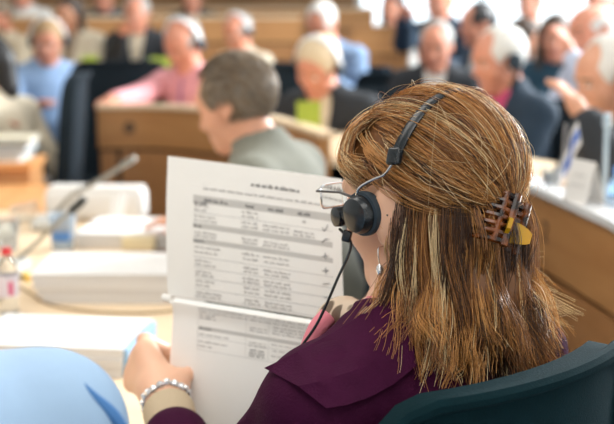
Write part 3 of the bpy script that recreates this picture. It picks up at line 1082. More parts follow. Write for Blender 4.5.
for k in range(300):
    al = RNG.uniform(-88, 105) if k % 4 else RNG.uniform(35, 112)
    m = pick([.52, .32, .14, .02]) if -40 < al < 45 else pick([.32, .36, .26, .06]) if al <= -40 else pick([.12, .28, .35, .25])  # darker back and paler right partly hold shade and window light as colour
    zend = RNG.uniform(-.205, -.145)
    hanging(al, RNG.uniform(-.07, .02), zend, RNG.uniform(.098, .128), RNG.uniform(-.004, .016), m, 26)
for k in range(95):      # outer golden locks on top
    al = RNG.uniform(-70, 95)
    m = pick([.08, .34, .50, .08]) if al < 40 else pick([0, .12, .4, .48])  # right-hand locks made paler to carry window light in their colour
    hanging(al, RNG.uniform(-.05, -.01), RNG.uniform(-.20, -.13), RNG.uniform(.112, .135), RNG.uniform(.002, .03) if al < 40 else RNG.uniform(.01, .05), m, 20, .0035, .006)
for k in range(64):      # locks flicking outward on the window side, rim light put into their paleness
    al = RNG.uniform(62, 112)
    hanging(al, RNG.uniform(-.07, -.02), RNG.uniform(-.18, -.09), RNG.uniform(.108, .130), RNG.uniform(.02, .060), pick([0, .0, .25, .75]), 12, .003, .010)
for k in range(44):      # golden locks falling forward over the near shoulder
    al = RNG.uniform(-98, -48)
    hanging(al, RNG.uniform(-.05, -.01), RNG.uniform(-.185, -.125), RNG.uniform(.10, .128), RNG.uniform(.012, .058), pick([.06, .32, .56, .06]), 16, .0035, .008)
for k in range(230):     # loose single hairs
    d = unit(RNG.normal(0, 1, 3))
    if d[2] < -.1 or d[1] > .75:
        continue
    c = unit(d * .55 + CLIP * RNG.uniform(.1, .7) + RNG.normal(0, .25, 3))
    P = shell(slerp(d, c, t18), (.010 + RNG.uniform(.004, .022) * np.sin(PI * t18 * RNG.uniform(.6, 1)))[:, None])
    strand(np.array([hl(q) for q in P]), .00026, .00016, pick([0, .1, .3, .6]))
SV2 = np.concatenate(SV); SF2 = np.concatenate(SF)
tag(link_mesh('hair_locks', SV2, SF2, HAIRS, W.root, True, np.concatenate(SM)), kind='stuff')

# claw clip
Rw = W.Rz @ HM
def worn(name, label, cat):
    r = empty(name, (0, 0, 0), 0, label, cat)
    r.matrix_world = Matrix.Translation(W.w(hc)) @ Matrix(Rw.tolist()).to_4x4()
    return r
TORT = spots('tortoiseshell', (0.17, 0.045, 0.008), (0.012, 0.005, 0.003), 90.0, .15, .32, .75)
AMBER = mat('amber_plastic', (0.95, 0.52, 0.02), .10, trans=.55)
clip = worn('hair_claw_clip', 'tortoiseshell claw clip with amber handles holding back the blonde woman\'s hair', 'hair clip')
cR = (rot(0, .55, 0) @ rot(0, 0, .10)) * .92
co = np.array([-.010, -.117, -.024]) * hs
def ck(p): return co + cR @ np.array(p)
for sd in (-1, 1):
    jb = MB()
    for i in range(7):
        z = -.027 + .009 * i
        jb.tube(bez([ck(p) for p in ((sd * .003, -.010, z), (sd * .014, -.017, z), (sd * .025, -.010, z * 1.05), (sd * .032, .004, z * 1.1), (sd * .032, .016, z * 1.1))], 4),
                [.0042] * 5 + [.0040] * 4 + [.0034] * 4 + [.0026] * 3 + [.0014], 7)
    jb.tube([ck((sd * .014, -.020, z)) for z in (-.032, -.015, 0, .015, .032)], .0046, 8)
    jb.tube([ck((sd * .024, -.012, z)) for z in (-.031, -.015, 0, .015, .031)], .0034, 8)
    jb.build('jaw', TORT, clip)
    def tab(u, v, sd=sd):
        return ck((sd * (.004 + .013 * v + .006 * v * v), -.010 - .019 * v, -.008 + (u - .5) * (.026 - .014 * v * v * v)))
    MB().sheet(tab, 8, 8, .0045).build('handle', AMBER, clip)
MB().tube([ck((0, -.012, z)) for z in (-.010, 0, .010)], .0034, 8).build('spring', TORT, clip)

# interpreter headset
hset = worn('headset', 'black interpreter headset with cable worn by the blonde woman', 'headphones')
s = hs
bp = []
for k in range(33):
    a = math.radians(22 + 136 * k / 32)
    bp.append(np.array([-math.cos(a) * .104, -.026 - .030 * math.sin(a), math.sin(a) * .116 + .012]) * s)
MB().tube(bp, .0032 * s, 10, flat=2.4, up=(0, 1, 0)).build('headband', HEADSET_DARK, hset)
for sd in (-1, 1):
    sl = MB()
    sl.box(np.array([sd * .0955, -.038, .060]) * s, (.009, .017, .019), rot(0, sd * -.35, 0), .003)
    sl.build('slider', HEADSET_DARK, hset)
    MB().tube(bez([np.array(p) * s for p in ((sd * .0975, -.036, .052), (sd * .101, -.026, .040), (sd * .104, -.010, .034), (sd * .105, .010, .024), (sd * .102, .016, .010), (sd * .100, .010, -.004))], 6), .0016, 8).build('yoke', CHROME, hset)
    Rc = frame((sd, .12, -.05))
    cu = np.array([sd * .090, .013, -.006]) * s
    MB().lathe([(.018, -.006), (.0235, -.003), (.0250, .003), (.0245, .008), (.021, .009)], cu, Rc, 32).build('ear_cushion', HEADSET_PAD, hset)
    MB().lathe([(.019, .007), (.0215, .009), (.0210, .015), (.0185, .020), (.012, .023), (.004, .024)], cu, Rc, 32).build('ear_cup', HEADSET_DARK, hset)
    kn = np.array([sd * .101, .046, -.010]) * s
    MB().tube([cu + Rc @ np.array((0, 0, .014)), kn], .0070, 12).build('swivel_arm', HEADSET_DARK, hset)
    MB().lathe([(.004, -.006), (.0105, -.005), (.0115, .0), (.0110, .006), (.004, .008)], kn, frame((sd, .35, 0)), 24).build('swivel_disc', HEADSET_DARK, hset)
MI = l(at(347, 236, 1.32)) - hc
inv = HM.T
mi_ = inv @ MI
MB().box(mi_, (.008, .010, .013), rot(.3, 0, .5), .002).build('microphone', HEADSET_DARK, hset)
k0 = np.array([-.101, .046, -.018]) * s
cab = [k0 + np.array([0, .002, -.006])] + [inv @ (l(at(*q)) - hc) for q in ((351, 245, 1.32), (337, 280, 1.31), (318, 322, 1.31), (300, 349, 1.31), (286, 376, 1.30), (280, 400, 1.26), (285, 440, 1.22))]
MB().tube(bez(cab, 8), .0016, 8).build('cable', HEADSET_DARK, hset)

# spectacles
GZ = .012
gl = worn('glasses', 'silver rimmed rectangular glasses on the blonde woman\'s face', 'glasses')
fr = MB(); ln = MB(); tm = MB()
for sd in (-1, 1):
    c = np.array((sd * .035, .118, -.006 + GZ))
    ring = []
    for k in range(29):
        a = 2 * PI * k / 28
        sx, sz = math.cos(a), math.sin(a)
        ring.append((c + np.array((.027 * np.sign(sx) * abs(sx) ** .45, -.006 * max(0, sx * sd), .0145 * np.sign(sz) * abs(sz) ** .45))) * s)
    fr.tube(ring, .0014, 6)
    ln.add(ring[:-1], [tuple(range(28))])
    tm.tube([np.array(p) * s for p in ((sd * .062, .113, .004 + GZ), (sd * .076, .104, .004 + GZ), (sd * .083, .06, .004 + GZ), (sd * .088, .0, .002), (sd * .09, -.02, -.008))], .0024, 8, flat=.6)
fr.tube(bez([np.array(p) * s for p in ((-.009, .118, -.002 + GZ), (0, .122, .001 + GZ), (.009, .118, -.002 + GZ))], 4), .0014, 6)
fr.build('frame', CHROME, gl); ln.build('lens', LENS, gl); tm.build('temple', mat('gunmetal', (.10, .10, .10), .3, .8), gl)

# earring
er = worn('earring', 'small silver drop earring below the blonde woman\'s left ear', 'earring')
eb = np.array([-.085, -.002, -.052]) * s
MB().tube(bez([eb + np.array(p) for p in ((.003, 0, .006), (-.004, .001, .005), (-.005, .001, -.004), (-.004, .001, -.012))], 4), .0007, 6).build('hook', CHROME, er)
MB().lathe([(.0005, .006), (.003, .003), (.0042, -.001), (.003, -.006), (.0005, -.008)], eb + np.array((-.004, .001, -.018)), None, 14).build('bead', SILVER, er)

# bracelet of silver beads
br = empty('bracelet', W.w(W.wr['l'] + fd * .006), 0, 'silver beaded bracelet round the left wrist of the blonde woman', 'bracelet')
bw = W.Rz @ R
for k in range(20):
    a = 2 * PI * k / 20
    q = bw @ np.array((math.cos(a) * .0300, math.sin(a) * .0300, .002 * math.sin(a * 5)))
    MB().lathe([(.0005, -.0055), (.0045, -.004), (.0063, 0), (.0045, .004), (.0005, .0055)], q, frame(np.cross(q, bw[:, 2])), 12).build('bead', SILVER if k % 3 else CHROME, br)
# ------------------------------------------------------------------ paper and print
PAPER = mat('white_paper', (0.80, 0.79, 0.77), .75, var=.02)
PAPER_D = mat('document_paper', (0.78, 0.77, 0.74), .75, var=.015)
INK = mat('printed_grey', (0.42, 0.41, 0.40), .8)
INK_D = mat('printed_black', (0.17, 0.17, 0.17), .8)
PEN = mat('pen_ink', (0.06, 0.06, 0.08), .6)
BARM = mat('grey_table_band', (0.50, 0.49, 0.47), .8)
LINE = mat('table_rule', (0.50, 0.50, 0.49), .8)
def edges_mat(name, c1, c2, freq):
    m = mat(name, c1, .85)
    nt = m.node_tree; b = nt.nodes['Principled BSDF']
    tc = nt.nodes.new('ShaderNodeTexCoord'); mp = nt.nodes.new('ShaderNodeMapping')
    mp.inputs['Scale'].default_value = (1, 1, freq)
    nz = nt.nodes.new('ShaderNodeTexNoise'); nz.inputs['Scale'].default_value = 2.0; nz.inputs['Detail'].default_value = 3
    rp = nt.nodes.new('ShaderNodeValToRGB')
    rp.color_ramp.elements[0].position = .35; rp.color_ramp.elements[0].color = (*c2, 1)
    rp.color_ramp.elements[1].position = .65; rp.color_ramp.elements[1].color = (*c1, 1)
    nt.links.new(tc.outputs['Object'], mp.inputs['Vector']); nt.links.new(mp.outputs['Vector'], nz.inputs['Vector'])
    nt.links.new(nz.outputs['Fac'], rp.inputs['Fac']); nt.links.new(rp.outputs['Color'], b.inputs['Base Color'])
    return m
PAGES = edges_mat('stacked_page_edges', (0.76, 0.74, 0.71), (0.60, 0.57, 0.54), 120)

doc = empty('document', at(255, 300, 1.7), 0, 'open printed document with tables held by the blonde woman', 'document')
dl = np.array(doc.location)
KP = 1.06
TL, TR, SL, SR = [at(px, py, d * KP) - dl for px, py, d in ((168, 156, 1.66), (342, 179, 1.485), (168, 295, 1.605), (345, 323, 1.44))]
nrm = unit(np.cross(SL - TL, TR - TL)); 
if nrm[1] > 0: nrm = -nrm
def upper(u, v):
    p = (TL * (1 - u) + TR * u) * (1 - v) + (SL * (1 - u) + SR * u) * v
    return p + nrm * (.004 * math.sin(PI * u) + .004 * math.sin(PI * v)) 
LL, LR = [at(px, py, d * KP) - dl for px, py, d in ((172, 446, 1.56), (345, 480, 1.41))]
SL2, SR2 = [at(px, py, d * KP) - dl for px, py, d in ((177, 298, 1.604), (350, 326, 1.44))]
def lower(u, v):
    p = (SL2 * (1 - u) + SR2 * u) * (1 - v) + (LL * (1 - u) + LR * u) * v
    roll = .006 * math.exp(-((v - .03) / .06) ** 2)
    side = .010 * math.exp(-(u / .05) ** 2) * math.exp(-(v / .10) ** 2)
    return p + nrm * (.004 + roll + .006 * math.sin(PI * min(v, 1)) - .006 * math.exp(-(v / .012) ** 2) + side * .0)
def rim(u, v):
    """the page rolls up out of the fold and over"""
    a = PI * (1 - v)
    q = lower(u, .0)
    dn = unit(LL - SL2)
    return q + nrm * (.006 * math.cos(a) - .004) - dn * .006 * math.sin(a) 
up_o = MB().sheet(upper, 24, 16, .0004).build('upper_page', PAPER_D, doc)
lo_o = MB().sheet(lower, 24, 30, .0004).build('lower_page', PAPER_D, doc)
ln_ = MB()
def curl(u, v):
    a = 1.6 * PI * v
    q = SL + (SL2 - SL) * u * 1.1
    t = unit(TR - TL)
    dn = unit(LL - SL2)
    return SL + t * (-.002 + .016 * u) + dn * (.006 - .006 * math.cos(a)) + nrm * (.006 + .006 * math.sin(a)) 
ln_.sheet(curl, 6, 14, .0003).build('curled_edge', PAPER_D, doc)

rr = random.Random(5)
def quad(mb, fn, u0, v0, u1, v1, lift=.0005, skew=0):
    nu = max(1, int((u1 - u0) / .06))
    V, F = [], []
    for j, v in enumerate((v0, v1)):
        for i in range(nu + 1):
            V.append(fn(u0 + (u1 - u0) * i / nu, v) + nrm * lift)
    F = [(i, i + 1, nu + 2 + i, nu + 1 + i) for i in range(nu)]
    mb.add(V, F)
def words_(mb, fn, u0, u1, v, h=.018, align='l', lift=.0009):
    """an unreadable line of print: word-long strokes broken into letters"""
    spans = []
    u = 0.0
    L = u1 - u0
    while u < L - .008:
        w = min(rr.uniform(.016, .05), L - u)
        spans.append((u, u + w)); u += w + .008
    if align == 'c':
        sh = (L - spans[-1][1]) / 2 if spans else 0
    else:
        sh = 0
    for a, b in spans:
        x = a
        while x < b - .002:
            lw = rr.uniform(.0030, .0048)
            hh = h * rr.choice((.62, .62, .7, 1.0))
            quad(mb, fn, u0 + sh + x, v - hh, u0 + sh + min(x + lw, b), v, lift)
            x += lw + .0016
# u measured on the page; rows follow the photograph
cols = [.175, .455, .575, .745, .875, .955]
pt, pb, pk, ps = MB(), MB(), MB(), MB()
hd = .262
rows = [hd, hd + .052, .385, .462, .498, .572, .604, .70, .775, .845, .92, .985]
for a, b in ((hd, hd + .055), (.462, .500), (.572, .606)):
    quad(pb, upper, cols[0], a, cols[-1], b, .0005)
for v in (.385, .70, .775, .845, .92, .985):
    quad(pt, upper, cols[0], v, cols[-1], v + .004, .0006)
for u in cols:
    quad(pt, upper, u - .0008, hd, u + .0008, .99, .0006)
words_(pk, upper, .235, .92, .215, .020, 'l')
tt = MB(); words_(tt, upper, .52, .80, .145, .030, 'l')
tt2 = tt
for c, (a, b) in enumerate(zip(cols[:-1], cols[1:])):
    if c < 4:
        words_(tt2, upper, a + (b - a) * .25, b - (b - a) * .25, hd + .040, .024, 'c', .0011)
words_(tt2, upper, cols[0] + .006, cols[0] + .09, hd + .066, .022, 'l', .0011)
words_(tt2, upper, cols[0] + .006, cols[0] + .06, .492, .022, 'l', .0011)
words_(tt2, upper, cols[0] + .006, cols[0] + .07, .598, .022, 'l', .0011)
for v, k in ((.345, 1), (.375, 1), (.42, 2), (.45, 2), (.535, 1), (.56, 1), (.64, 2), (.675, 2), (.735, 2), (.762, 2), (.81, 2), (.835, 1), (.875, 2), (.905, 2), (.955, 2), (.978, 1)):
    words_(pk, upper, cols[0] + .008, cols[0] + rr.uniform(.08, .17), v, .017)
    words_(pk, upper, cols[1] + .012, cols[2] - .012, v, .017, 'c')
    if k > 1 or v > .5:
        words_(pk, upper, cols[2] + .012, cols[3] - .012, v, .017, 'c')
for v in (.43, .455):
    words_(pk, upper, cols[3] + .01, cols[4] - .01, v, .018, 'c')
words_(pk, upper, cols[3] + .055, cols[3] + .075, .355, .02)
def mark(kind, u, v):
    w, h = .016, .022
    def ln(a, b, t=.0035):
        P = [upper(u + q[0] * w, v + q[1] * h) + nrm * .0012 for q in (a, b)]
        ps.tube(P, .00045, 5)
    if kind in '+-': ln((-1, .15), (1, -.15))
    if kind == '+': ln((0, -1), (.1, 1))
    if kind == 'v': ln((-.8, 0), (-.1, 1)); ln((-.1, 1), (1, -1.2))
    if kind == '/': ln((-1, .8), (0, -.2)); ln((0, -.2), (1.3, -.6))
for kd, v in (('v', .37), ('/', .455), ('+', .565), ('+', .665), ('-', .755), ('-', .845), ('+', .915), ('-', .97)):
    mark(kd, .918, v)
pb.build('table_band', BARM, up_o, smooth=False); pt.build('table_rules', LINE, up_o, smooth=False)
pk.build('printed_text', INK, up_o, smooth=False); tag(tt.build('bold_text', INK_D, up_o, smooth=False), kind='stuff'); ps.build('pen_marks', PEN, up_o)
lt, lb, lk, ld = MB(), MB(), MB(), MB()
lc = [.165, .455, .585, .80]
quad(lb, lower, lc[0], .165, .95, .190)
for v in (.055, .235, .325):
    quad(lt, lower, lc[0], v, .95, v + .003)
for u in lc:
    quad(lt, lower, u - .0008, .055, u + .0008, .325 if u < .8 else .3)
words_(ld, lower, .17, .25, .188, .016)
for v in (.048, .075): words_(lk, lower, .17, .95, v, .010)
for v in (.095, .115, .225, .275, .305): words_(lk, lower, .172, rr.uniform(.26, .36), v, .013)
for v in (.125, .145, .225, .245): words_(lk, lower, lc[1] + .015, lc[2] - .015, v, .012, 'c')
for v in (.275, .295, .313): words_(ld, lower, lc[1] + .02, lc[2] - .02, v, .013, 'c')
for v in (.10, .12, .14, .215, .255, .29): words_(lk, lower, lc[2] + .015, lc[3] - .01, v, .012, 'c')
lb.build('table_band', BARM, lo_o, smooth=False); lt.build('table_rules', LINE, lo_o, smooth=False)
lk.build('printed_text', INK, lo_o, smooth=False); tag(ld.build('bold_text', INK_D, lo_o, smooth=False), kind='stuff')

TZ = .745
def stack(name, label, cat, corner, u_dir, w, dpt, h, n=4, top_print=False, slump=0.0, m=None, group=None, z=TZ):
    """loose pile of A4 sheets: corner = near left foot, u_dir = direction of the long side"""
    u = unit(np.array([*u_dir, 0])); v = np.cross([0, 0, 1], u)
    ang = math.atan2(u[1], u[0])
    root = empty(name, (corner[0], corner[1], z), ang, label, cat, group)
    r2 = random.Random(label)
    zz = 0
    for i in range(n):
        t = h / n
        dx = -slump * (i + .5) / n + r2.uniform(-.004, .004); dy = r2.uniform(-.004, .004)
        MB().box((w / 2 + dx, dpt / 2 + dy, zz + t / 2), (w, dpt, t * .97), rot(0, 0, r2.uniform(-.012, .012))).build('bundle', m or PAGES, root, smooth=False)
        zz += t
    def top(uu, vv):
        return np.array([w * uu - slump + .004, dpt * vv + .003, h + .001 + .004 * math.sin(PI * vv) * uu])
    tp = MB().sheet(top, 6, 6, .0004).build('top_sheet', PAPER, root)
    if top_print:
        global nrm
        old = nrm; nrm = np.array([0, 0, 1.0])
        mb = MB()
        for k in range(14):
            words_(mb, lambda a, b: top(b, 1 - a) if False else top(a, b), .12, .12 + r2.uniform(.4, .76), .10 + .055 * k, .014, 'l', .0008)
        mb.build('printed_text', mat('faint_print', (.62, .62, .61), .8), tp, smooth=False)
        nrm = old
    return root
def vec2(a, b): return (np.array(b) - np.array(a))[:2]
a, b = on(-40, 372, TZ), on(126, 379, TZ)
near = stack('paper_stack', 'thick pile of bound documents with a printed sheet in front of the blue-shirted man', 'papers', a, vec2(a, b), .30, .215, .052, 3, True)
MB().box((.306, .11, .026), (.010, .200, .050), None, .003).build('blue_folder', mat('pale_blue_card', (.30, .48, .68), .6), near)
a, b = on(45, 304, TZ), on(205, 304, TZ)
stack('paper_stack', 'tall pile of white papers in front of the printed plastic cup, beyond the cable', 'papers', a, vec2(a, b), .36, .24, .066, 4, True, .035)
a, b = on(78, 248, TZ), on(200, 250, TZ)
stack('paper_stack', 'smaller pile of white papers behind the plastic cup', 'papers', a, vec2(a, b), .30, .26, .040, 3, False, .01)
# white box file and card
WHITE = mat('white_card', (0.80, 0.78, 0.75), .55, var=.02)
a = on(44, 221, TZ)
bf = empty('box_file', a, math.radians(-4), 'low white box file lying across the desk behind the papers', 'box file')
MB().box((.155, .05, .051), (.31, .10, .098), None, .022).build('body', WHITE, bf)
MB().box((.155, .05, .101), (.29, .085, .006), None, .003).build('lid', WHITE, bf)
a = on(121, 226, TZ)
cdm = MB(); cdm.sheet(lambda u, v: np.array([.045 * (u - .5) - .02 * v, -.035 * v + .03 * abs(u - .5), .098 * (1 - v)]), 4, 4, .0015)
tag(cdm.build('folded_card', WHITE), 'small folded white card leaning against the white box file', 'card').location = tuple(a + np.array([0, .0, .002]))

a = on(122, 251, TZ)
cbx = empty('small_box', a, -.05, 'small cream cardboard box at the end of the paper pile behind the cup', 'box')
MB().box((.045, .015, .018), (.09, .03, .035), None, .003).build('body', mat('cream_card', (.74, .64, .42), .6), cbx)
MB().box((.045, .015, .036), (.092, .032, .004), None, .001).build('lid', mat('cream_card', (.74, .64, .42), .6), cbx)
# bottles and cups
PLASTIC = mat('clear_plastic', (0.93, 0.96, 0.97), .06, trans=.92, var=.0)
WATER = mat('water', (0.95, 0.98, 1.0), .02, trans=1.0, var=0)
RED = mat('red_cap', (0.72, 0.03, 0.04), .35)
LAB = mat('pale_label', (0.72, 0.66, 0.74), .5)
MAG = mat('magenta_print', (0.70, 0.07, 0.22), .5)
BLUEP = mat('blue_print', (0.06, 0.20, 0.52), .5)
def bottle(name, label, loc, s, capm, body, labm, stripe=None, group=None):
    r = empty(name, loc, 0, label, 'bottle', group)
    MB().lathe([(.004, .002), (.026, 0), (.031, .005), (.032, .02), (.0305, .045), (.032, .06), (.032, .125), (.030, .145), (.022, .165), (.0135, .178), (.0125, .19), (.011, .19)], R=np.eye(3) * s, n=28).build('body', body, r)
    MB().lathe([(.0325, .058), (.0327, .062), (.0327, .118), (.0325, .122)], R=np.eye(3) * s, n=28, cap=False).build('label', labm, r)
    if stripe:
        mb = MB()
        for k in range(5):
            a = -1.2 + .07 * k
            mb.box(np.array([.0332 * math.cos(a), .0332 * math.sin(a), .085]) * s, np.array([.004, .0008, .040]) * s, rot(0, 0, a + PI / 2))
        mb.build('label_print', stripe, r, smooth=False)
    MB().lathe([(.0145, .181), (.0150, .183), (.0150, .198), (.0138, .201), (.002, .2015)], R=np.eye(3) * s, n=28).build('cap', capm, r)
    return r
bottle('water_bottle', 'clear plastic water bottle with a red cap at the left', on(9, 314, TZ), .72, RED, PLASTIC, LAB, MAG)
def tumbler(label, loc, s, m, prnt=None, tilt=0):
    r = empty('plastic_cup', loc, 0, label, 'cup')
    r.rotation_euler = (0, tilt, 0)
    MB().lathe([(.003, .002), (.026, .0), (.028, .003), (.036, .090), (.0375, .092), (.0345, .089), (.026, .006), (.003, .005)], R=np.eye(3) * s, n=26).build('cup_wall', m, r)
    if prnt:
        mb = MB()
        mb.sheet(lambda u, v: np.array([math.cos(-2.4 + 1.7 * u) * (.0292 + .0055 * (.25 + .5 * v)), math.sin(-2.4 + 1.7 * u) * (.0292 + .0055 * (.25 + .5 * v)), .026 + .040 * v]) * s, 12, 4, .0004)
        mb.build('print', prnt, r)
    return r
CUPM = mat('milky_plastic', (0.62, 0.74, 0.86), .15, trans=.55, var=.02)
tumbler('translucent blue printed plastic cup beside the box file', on(63, 249, TZ), 1.05, CUPM, BLUEP)
tumbler('clear plastic cup at the left edge beyond the red-capped bottle', on(8, 250, TZ), .95, PLASTIC)
tumbler('overturned clear plastic cup on the orange desk end', on(12, 214, TZ + .02), .9, PLASTIC, None, 1.45)
# yellow marker, cable
mk = empty('marker_pen', on(26, 276, TZ + .008), .4, 'small yellow marker pen between bottle and paper pile', 'pen')
MB().tube([(0, -.03, 0), (0, .035, 0)], .008, 10).build('barrel', mat('yellow_plastic', (.78, .52, .06), .4), mk)
MB().tube([(0, .035, 0), (0, .055, 0)], .0086, 10).build('pen_cap', mat('brown_plastic', (.24, .13, .04), .4), mk)
cp = [on(px, py, TZ + .003) for px, py in ((14, 283), (30, 293), (48, 304), (80, 310), (120, 313), (160, 312), (205, 306))]
tag(MB().tube(bez(cp, 8), .0028, 8).build('cable', mat('tan_cable', (.34, .24, .12), .5)), 'thin tan cable lying across the desk between the paper piles', 'cable')

# microphones
MICM = mat('microphone_grey', (0.30, 0.29, 0.26), .35, .6)
MICD = mat('microphone_foam', (0.05, 0.05, 0.045), .8)
def microphone(label, foot, pts, r=.0055):
    f = np.array(foot)
    root = empty('gooseneck_microphone', f, 0, label, 'microphone')
    MB().box((0, 0, .016), (.10, .13, .032), None, .010).build('base', mat('microphone_base', (.55, .55, .52), .4), root)
    P = [np.array([0, 0, .03])] + [np.array(p) - f for p in pts]
    B_ = bez(P, 8)
    MB().tube(B_, r, 10).build('gooseneck', MICM, root)
    e = unit(B_[-1] - B_[-3])
    MB().lathe([(.004, -.004), (.009, 0), (.0105, .010), (.0105, .040), (.009, .050), (.003, .053)], B_[-1], frame(e), 18).build('capsule', MICD if 'dark' in label else MICM, root)
    return root
microphone('gooseneck microphone with dark head in front of the plastic cup', on(6, 275, TZ), [at(22, 256, 2.98), at(50, 230, 2.93), at(71, 211, 2.9)])
microphone('longer pale gooseneck microphone rising over the white box file', on(52, 228, TZ), [at(72, 196, 3.5), at(100, 180, 3.46), at(122, 166, 3.42)], .007)

# desk end on the far left with its books
sd = empty('side_cabinet', (-1.37, 4.47, 0), 0, 'low orange oak cabinet at the far left carrying a few books', 'cabinet')
MB().box((0, 0, .40), (.70, .22, .80), None, .006).build('carcass', OAK, sd)
MB().box((0, 0, .815), (.72, .26, .03), None, .006).build('cabinet_top', OAK_O, sd)
MB().box((0, -.118, .36), (.60, .016, .66), None, .004).build('door', OAK_O, sd)
for i, (w, t, col, lab) in enumerate(((.56, .032, (.72, .69, .66), 'grey white book at the bottom of the pile on the side cabinet'), (.60, .034, (.10, .25, .34), 'teal and white book in the middle of the pile on the side cabinet'),
                                      (.62, .018, (.62, .58, .45), 'thin cream book on top of the pile on the side cabinet'))):
    z = .83 + (0, .032, .066)[i]
    o = empty('book', (-1.33, 4.47, z), math.radians(2 * i - 2), lab, 'book', 'books on the side cabinet')
    cm = mat('book_cover_%s' % 'abc'[i], col, .5)
    MB().box((0, 0, t * .08), (w, .21, t * .12), None).build('cover', cm, o, smooth=False)
    MB().box((0, 0, t * .92), (w, .21, t * .12), None).build('cover', cm, o, smooth=False)
    MB().box((0, .006, t * .5), (w * .97, .20, t * .74), None).build('pages', PAGES, o, smooth=False)

# ------------------------------------------------------------------ chairs
NAVY = mat('navy_upholstery', (0.009, 0.018, 0.027), .8, spec=.25, var=.15, vscale=50, bump=.2, bscale=350)
TEAL = mat('teal_upholstery', (0.003, 0.017, 0.022), .85, var=.18, vscale=50, bump=.2, bscale=420, spec=.08)
BLACKP = mat('black_plastic', (0.02, 0.022, 0.025), .4)
GREYP = mat('grey_plastic', (0.14, 0.14, 0.14), .45)
def back_sheet(w, z0, z1, y, th, curve=.05):
    def fn(u, v):
        x = (u - .5)
        z = z0 + (z1 - z0) * v
        ww = w * (1 - .10 * max(0, v - .75) / .25 * abs(2 * x) ** 3)
        r = .03 * max(0, abs(2 * x) - .8) / .2 * max(0, v - .85) / .15
        return np.array([x * ww, y + curve * (2 * x) ** 2 - .05 * v, z - r])
    return fn
def make_chair(label, w=.50, top=1.02, m=None, seat_z=.44, bt=.05):
    root = empty('conference_chair', (0, 0, 0), 0, label, 'chair')
    m = m or NAVY
    MB().box((0, .03, seat_z), (w, .48, .08), None, .035).build('seat', m, root)
    fn = back_sheet(w, .50, top, -.22, .05)
    bk = MB().sheet(fn, 14, 14, bt).build('backrest', m, root)
    rimp = [fn(0, v / 10) for v in range(11)] + [fn(u / 14, 1) for u in range(1, 15)] + [fn(1, 1 - v / 10) for v in range(1, 11)]
    MB().tube([p + np.array([0, -.006, 0]) for p in rimp], .009, 8).build('piping', m, bk)
    for sx in (-1, 1):
        MB().box((sx * (w / 2 + .03), .02, .66), (.055, .28, .03), None, .012).build('armrest', GREYP, root)
        MB().tube([(sx * (w / 2 - .04), .02, .42), (sx * (w / 2 + .03), .02, .44), (sx * (w / 2 + .03), .02, .65)], .016, 8).build('armrest_post', BLACKP, root)
    MB().tube([(0, 0, .08), (0, 0, .41)], .03, 12).build('column', BLACKP, root)
    bs = MB()
    for k in range(5):
        a = 2 * PI * k / 5 + .3
        bs.tube([(0, 0, .10), (.29 * math.cos(a), .29 * math.sin(a), .065)], [.026, .016], 8)
    bs.build('base', BLACKP, root)
    for k in range(5):
        a = 2 * PI * k / 5 + .3
        MB().lathe([(.004, -.018), (.028, -.016), (.030, 0), (.028, .016), (.004, .018)], (.29 * math.cos(a), .29 * math.sin(a), .030), frame((-math.sin(a), math.cos(a), 0)), 14).build('castor', BLACKP, root)
    return root
ch0 = None
def chair(x, y, heading, label, group=None):
    global ch0
    if ch0 is None:
        ch0 = make_chair(label); o = ch0
    else:
        o = copy_tree(ch0); o['label'] = label
    if group: o['group'] = group
    elif 'group' in o: del o['group']
    o.location = (x, y, 0); o.rotation_euler = (0, 0, math.radians(heading))
    return o
HC = make_chair('teal upholstered chair the blonde woman sits on', .43, 1.03, TEAL, .44, .028)
f41 = np.array([-math.sin(math.radians(46)), math.cos(math.radians(46)), 0])
ca, cb_ = at(388, 417, 1.12), at(612, 346, 1.36)
lat = unit((cb_ - ca)[:2])
HC.location = tuple((ca[:2] + cb_[:2]) / 2 + .22 * np.array([-lat[1], lat[0]])) + (0,)
HC.rotation_euler = (0, 0, math.atan2(lat[1], lat[0]))

# things on the right hand desk
FLAGB = mat('flag_blue', (0.06, 0.16, 0.55), .6)
p = at(568, 204, 2.72)
i = np.argmin(np.linalg.norm(lnR - p[:2], axis=1)); 
def deskR_at(px, d, back=.02, top=.968):
    q = at(px, 200, d); i = np.argmin(np.linalg.norm(lnR - q[:2], axis=1)); i = min(max(i, 1), len(lnR) - 2)
    t = unit(lnR[i + 1] - lnR[i - 1]); nb = np.array([-t[1], t[0]])
    s_ = lnR[i] + nb * back
    return np.array([s_[0], s_[1], top]), math.atan2(t[1], t[0])
q, a = deskR_at(569, 2.66, .024)
nc_ = empty('name_card', q, a + .25, 'white folded name card standing on the white desk edge', 'name card')
def face(sg):
    return lambda u, v: np.array([.085 * (u - .5), sg * .026 * (1 - v), .092 * v])
MB().sheet(face(-1), 6, 4, .001).build('front_face', WHITE, nc_)
MB().sheet(face(1), 6, 4, .001).build('back_face', WHITE, nc_)
nm = MB()
rr = random.Random(3)
old = nrm; nrm = np.array([0, -.96, .27])
words_(nm, face(-1), .22, .72, .66, .05, 'l', .0018); words_(nm, face(-1), .18, .80, .42, .05, 'l', .0018)
nrm = old
nm.build('printed_text', INK, nc_, smooth=False)
q, a = deskR_at(507, 2.98, .10, .88)
fg = empty('table_flag', q, a, 'small white flag with a blue stripe leaning on its stand behind the name card', 'flag')
MB().lathe([(.004, 0), (.032, 0), (.030, .008), (.006, .012)], n=20).build('base', GREYP, fg)
MB().tube([(0, 0, .01), (.01, 0, .23)], .003, 8).build('pole', CHROME, fg)
e0, e1, e2 = np.array([.0, 0, .105]), np.array([.080, .012, .215]), np.array([-.018, 0, .075])
